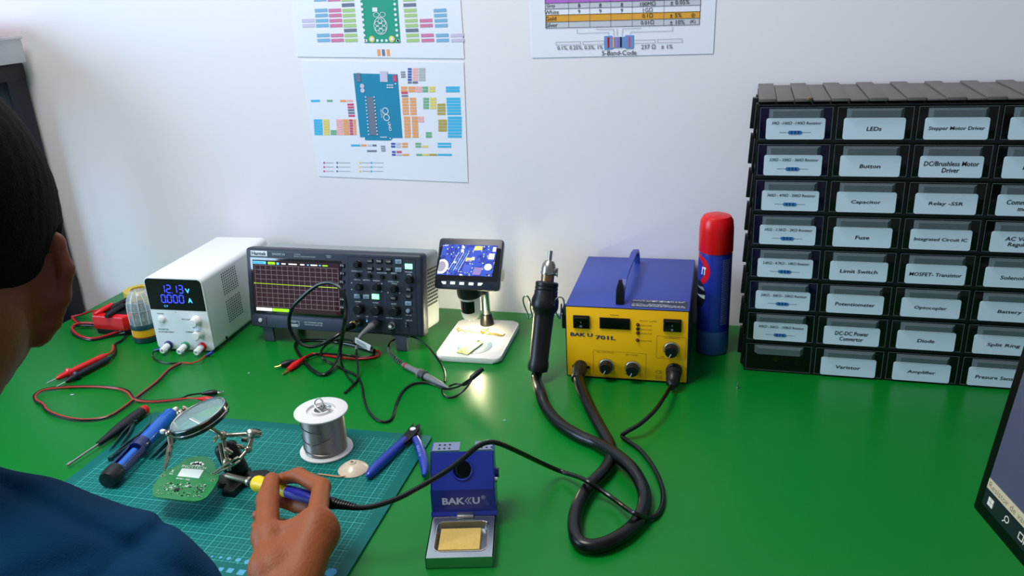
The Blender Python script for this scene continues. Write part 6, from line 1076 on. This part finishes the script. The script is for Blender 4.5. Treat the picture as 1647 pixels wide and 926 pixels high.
for k in range(9): z=.003+k*.0029;r=.0061-.0003*k;pr+=[(r,z),(r,z+.0014),(r-.0013,z+.0015),(r-.0013,z+.0028)]
b.lathe(IE,dr,pr+[(.0034,.031)],'rubber',20);obj('strain_relief',b,t)
b=B();b.lathe(cn,(cn1-cn),[(.0118,0),(.0118,.006),(.0108,.007),(.0108,.016),(.0098,.018),(.0098,.024),(.006,.028),(.0035,.034)],'rubber',24)
for k in range(16): a=k*math.pi/8
obj('din_plug',b,t)
# ---------------- small bits ----------------
p=Vector((0.012,1.1446,0));b=B();b.lathe(p,(0,0,1),[(.0022,0),(.0022,.0012),(.0012,.0013),(.0012,.007),(.0016,.0075),(.0016,.009),(0,.0095)],'chrome',12)
tag(obj('metal_pin',b),'tiny shiny metal pin standing on the green desk before the parts cabinet','pin')
for (x,y),s in [((-1.0273,0.9389),0.0028),((-0.3114,0.9878),0.0022),((-0.8847,0.7234),0.004),((-0.7772,1.06),0.0018)]:
    b=B();b.box((x,y,.0006),(s*1.6,s*.7,.001),'label_card',.0003,1,rot=Matrix.Rotation(.4,4,'Z'));b.box((x+s*.5,y+s*.3,.0006),(s*.8,s*.4,.0008),'label_card',rot=Matrix.Rotation(1.2,4,'Z'))
    tag(obj('crumb',b),{0:'pale crumb of trimmed plastic on the green desk'}[0]+{.0028:', inside the power lead loop',.0022:', between microscope and hose',.004:', nearest the blue sleeve shoulder',.0018:', before the left foot of the oscilloscope'}[s],'crumb')
# ---------------- person ----------------
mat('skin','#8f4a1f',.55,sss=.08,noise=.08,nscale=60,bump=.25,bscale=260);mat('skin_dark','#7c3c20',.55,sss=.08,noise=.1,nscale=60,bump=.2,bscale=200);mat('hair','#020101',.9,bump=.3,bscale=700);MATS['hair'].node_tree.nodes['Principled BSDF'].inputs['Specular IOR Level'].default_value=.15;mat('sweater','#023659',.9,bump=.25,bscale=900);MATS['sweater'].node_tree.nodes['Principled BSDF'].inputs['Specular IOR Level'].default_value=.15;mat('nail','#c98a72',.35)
def V3(p): return Vector(p)
ear=V3((-0.4208,0.3928,0.4307));fw=Vector((-.60,.74,-.18)).normalized();rt_=Vector((.78,.62,0)).normalized();rt_=(rt_-fw*rt_.dot(fw)).normalized();up=rt_.cross(fw).normalized()
hc=ear-rt_*.072+up*.035+fw*.012
def E3(c,a,b_,d_,k,kind='e',r=None,f=None,u=None): return (kind,tuple(c),(tuple((r or rt_)*a),tuple((f or fw)*b_),tuple((u or up)*d_)),k)
nk=V3((-0.4893,0.277,0.3387))
head=[E3(hc,.073,.094,.088,.01),E3(hc+fw*.045-up*.06-rt_*.006,.052,.058,.050,.03),('c',tuple(hc-fw*.035-up*.05),tuple(nk),.050,.055,.03),
 E3(hc+fw*.088-up*.045,.028,.03,.04,.02),('c',tuple(hc+fw*.095-up*.035),tuple(hc+fw*.112-up*.062),.009,.014,.01),
 E3(hc+fw*.092-up*.095,.022,.012,.012,.008),E3(hc+fw*.066-up*.098,.020,.018,.016,.02)]
for s in(-1,1): head+=[E3(hc+fw*.086+rt_*.03*s-up*.018,.014,.008,.010,.006,'sub')]
for s in(-1,1): head+=[E3(hc+fw*.080+rt_*.03*s-up*.02,.012,.012,.012,.002)]
def ear_prims(c,s):
    o=rt_*s
    ax=(o*.86-fw*.5).normalized()     # ear plate leans back and out
    nrm=(o*.5+fw*.86).normalized();q=[]
    def P_(a,u_,n_=0): return tuple(c+ax*a*1.15+up*u_*1.1+nrm*n_)
    rim=[(-.004,.018),(.004,.030),(.016,.033),(.025,.024),(.027,.008),(.021,-.008),(.012,-.022),(.004,-.029)]
    for i in range(len(rim)-1): q.append(('c',P_(*rim[i],.002),P_(*rim[i+1],.002),.0048,.0048,.003))
    q.append(('c',P_(.007,.018,-.004),P_(.004,-.015,-.004),.010,.009,.006));q.append(('c',P_(.014,.02,-.003),P_(.012,-.008,-.003),.009,.008,.006));q.append(('c',P_(.004,-.024),P_(.001,-.030),.0075,.006,.005))
    return q
head+=ear_prims(ear-rt_*.017,1)+ear_prims(ear-rt_*.114-up*0,-1)
sh=V3((-0.3436,0.2939,0.2529));mid=V3((-0.4035,0.2758,0.252));el=Vector((-.31,.24,.07));wr=V3((-0.3887,0.5038,0.052))
lsh=mid+(mid-sh)*1.5+Vector((-.05,-.05,-.03));chest=Vector((-.50,.10,.10));hip=Vector((-.56,-.10,-.22))
body=[('c',tuple(nk),tuple(mid),.048,.03,.01),('c',tuple(mid),tuple(sh),.03,.035,.01),('c',tuple(nk),tuple(lsh),.040,.035,.01),('c',tuple(sh),tuple(el),.034,.030,.01),('c',tuple(chest),tuple(hip),.10,.10,.03),('c',tuple(mid),tuple(chest),.04,.08,.02),('c',tuple(lsh),tuple(lsh+Vector((-.03,.02,-.24))),.045,.035,.02)]
v1_,f1=sdf_mesh(head,.0028)
v2_,f2=sdf_mesh(body+[('c',tuple(el),tuple(el.lerp(wr,.6)),.030,.026,.02)],.006)
# hand
W_=wr
IM=(-0.3963,0.6054,0.094);IP=(-0.4264,0.6714,0.086);ID=(-0.4662,0.6913,0.083);IX=(-0.4925,0.6952,0.072)
MM_=(-0.3888,0.6036,0.082);MP=(-0.4424,0.6785,0.05);MD=(-0.4754,0.6903,0.042);MX_=(-0.4923,0.6828,0.05)
RM=(-0.3977,0.5947,0.066);RP=(-0.4476,0.6605,0.034);RD=(-0.4857,0.6701,0.026);RX=(-0.519,0.6763,0.032)
PM=(-0.4136,0.5872,0.05);PP=(-0.4555,0.6413,0.024);PD=(-0.4875,0.6551,0.02);PX=(-0.518,0.6689,0.022)
TC=(-0.4191,0.5508,0.075);TM=(-0.441,0.5827,0.086);TI=(-0.4724,0.6376,0.087);TX=(-0.4963,0.6829,0.078)
WR=tuple(wr);fk=.004
hand=[('c',WR,IM,.023,.0135,.012),('c',WR,MM_,.023,.0130,.012),('c',WR,RM,.022,.012,.012),('c',WR,PM,.021,.011,.012),
 ('c',WR,TC,.021,.017,.015),('c',TC,TM,.0165,.0130,.012),('c',TM,IM,.008,.011,.016),('c',TC,MM_,.014,.012,.016),('c',TC,RM,.014,.012,.014),
 ('c',tuple(el),WR,.034,.0245,.02)]
fing=[('c',IM,IP,.0115,.0098,.006),('c',IP,ID,.0098,.0084,fk),('c',ID,IX,.0084,.0068,fk),
 ('c',MM_,MP,.0115,.0098,.006),('c',MP,MD,.0092,.008,fk),('c',MD,MX_,.008,.0066,fk),
 ('c',RM,RP,.0110,.0094,.006),('c',RP,RD,.0090,.0078,fk),('c',RD,RX,.0078,.0062,fk),
 ('c',PM,PP,.0098,.0085,.006),('c',PP,PD,.0080,.007,fk),('c',PD,PX,.007,.0058,fk),
 ('c',TM,TI,.0125,.0118,.008),('c',TI,TX,.0118,.0090,.005)]
# crop the forearm part to stay near the hand
fa=tuple(V3(WR).lerp(el,.42));hand[-1]=('c',fa,WR,.0290,.0245,.02)
for J_,K_,dd_ in((TI,TX,0),(TI,TX,.0035),(TI,TX,-.003),(IP,ID,0),(IP,ID,.003),(ID,IX,0),(IM,IP,-.004)):
    J_,K_=V3(J_),V3(K_);ax_=(K_-J_).normalized();fing.append(('groove',tuple(J_+ax_*dd_),tuple(ax_),.014,.0009,.0009,0))
v3_,f3=sdf_mesh(hand+fing,.0014)
t=thing('person','person in a blue sweater leaning over the desk and holding the soldering iron','person',(-.5,.1,-.75))
b=B()
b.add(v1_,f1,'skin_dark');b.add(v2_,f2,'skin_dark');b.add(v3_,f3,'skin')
obj('body',b,t,smooth=180)
# hair
hp=[E3(hc+up*.006-fw*.004,.0815,.102,.094,.01),('cut',tuple(hc-up*.028-fw*.03),tuple((-up*.9-fw*.15).normalized()),.012),('cut',tuple(hc+fw*.06),tuple((fw*.9-up*.5).normalized()),.015)]
hn=lambda X,Y,Z:(.0005*np.sin(X*610+Y*320)*np.sin(Y*560-Z*290)+.0004*np.sin(Z*920+X*500)).astype(np.float32)
hp2=[E3(hc+up*.018-fw*.006,.085,.102,.103,.01),
 ('sub',tuple(ear+rt_*.004-up*.012+fw*.008),(tuple(rt_*.045),tuple(fw*.040),tuple(up*.046)),.006),
 ('cut',tuple(hc-up*.036),tuple((-up*.95-fw*.1).normalized()),.010),('cut',tuple(hc+fw*.055),tuple((fw*.9-up*.45).normalized()),.015)]
v_,f_=sdf_mesh(hp2,.003,hn);b=B();b.add(v_,f_,'hair');obj('hair',b,t,smooth=180)
b=B()
# sweater
def folds(X,Y,Z): return (.0022*np.sin(55*X+38*Y+25*Z+1.5*np.sin(22*X-15*Z))+.0016*np.sin(90*Z-50*X+2*np.sin(30*Y))).astype(np.float32)
sw=[('c',tuple(nk-Vector((0,0,.035))),tuple(mid),.068,.058,.03),('c',tuple(mid),tuple(sh),.058,.060,.03),('c',tuple(nk-Vector((0,0,.02))),tuple(lsh),.062,.058,.03),('c',tuple(sh),tuple(el),.056,.050,.02),('c',tuple(el),tuple(el.lerp(wr,.35)),.048,.040,.02),('c',tuple(chest),tuple(hip),.13,.13,.05),('c',tuple(mid),tuple(chest),.08,.11,.06),('c',tuple(lsh),tuple(lsh+Vector((-.03,.02,-.24))),.055,.045,.02)]
for (a_,c_),w_,dpt,wd in ((((-0.3228,0.2833,0.3069),(-0.3125,0.3189,0.3145)),.11,.0035,.005),(((-0.3903,0.2951,0.3489),(-0.3447,0.3049,0.3175)),.10,.004,.004),(((-0.3462,0.2658,0.3174),(-0.318,0.2974,0.3156)),.08,.003,.007)):
    A_,C_=V3(a_),V3(c_);cam_=Vector((0,0,.6));nn=(A_-cam_).cross(C_-cam_).normalized();sw.append(('groove',tuple((A_+C_)/2),tuple(nn),w_,dpt,wd,0))
v_,f_=sdf_mesh(sw,.004,folds);b=B();b.add(v_,f_,'sweater');obj('sweater',b,t,smooth=180)
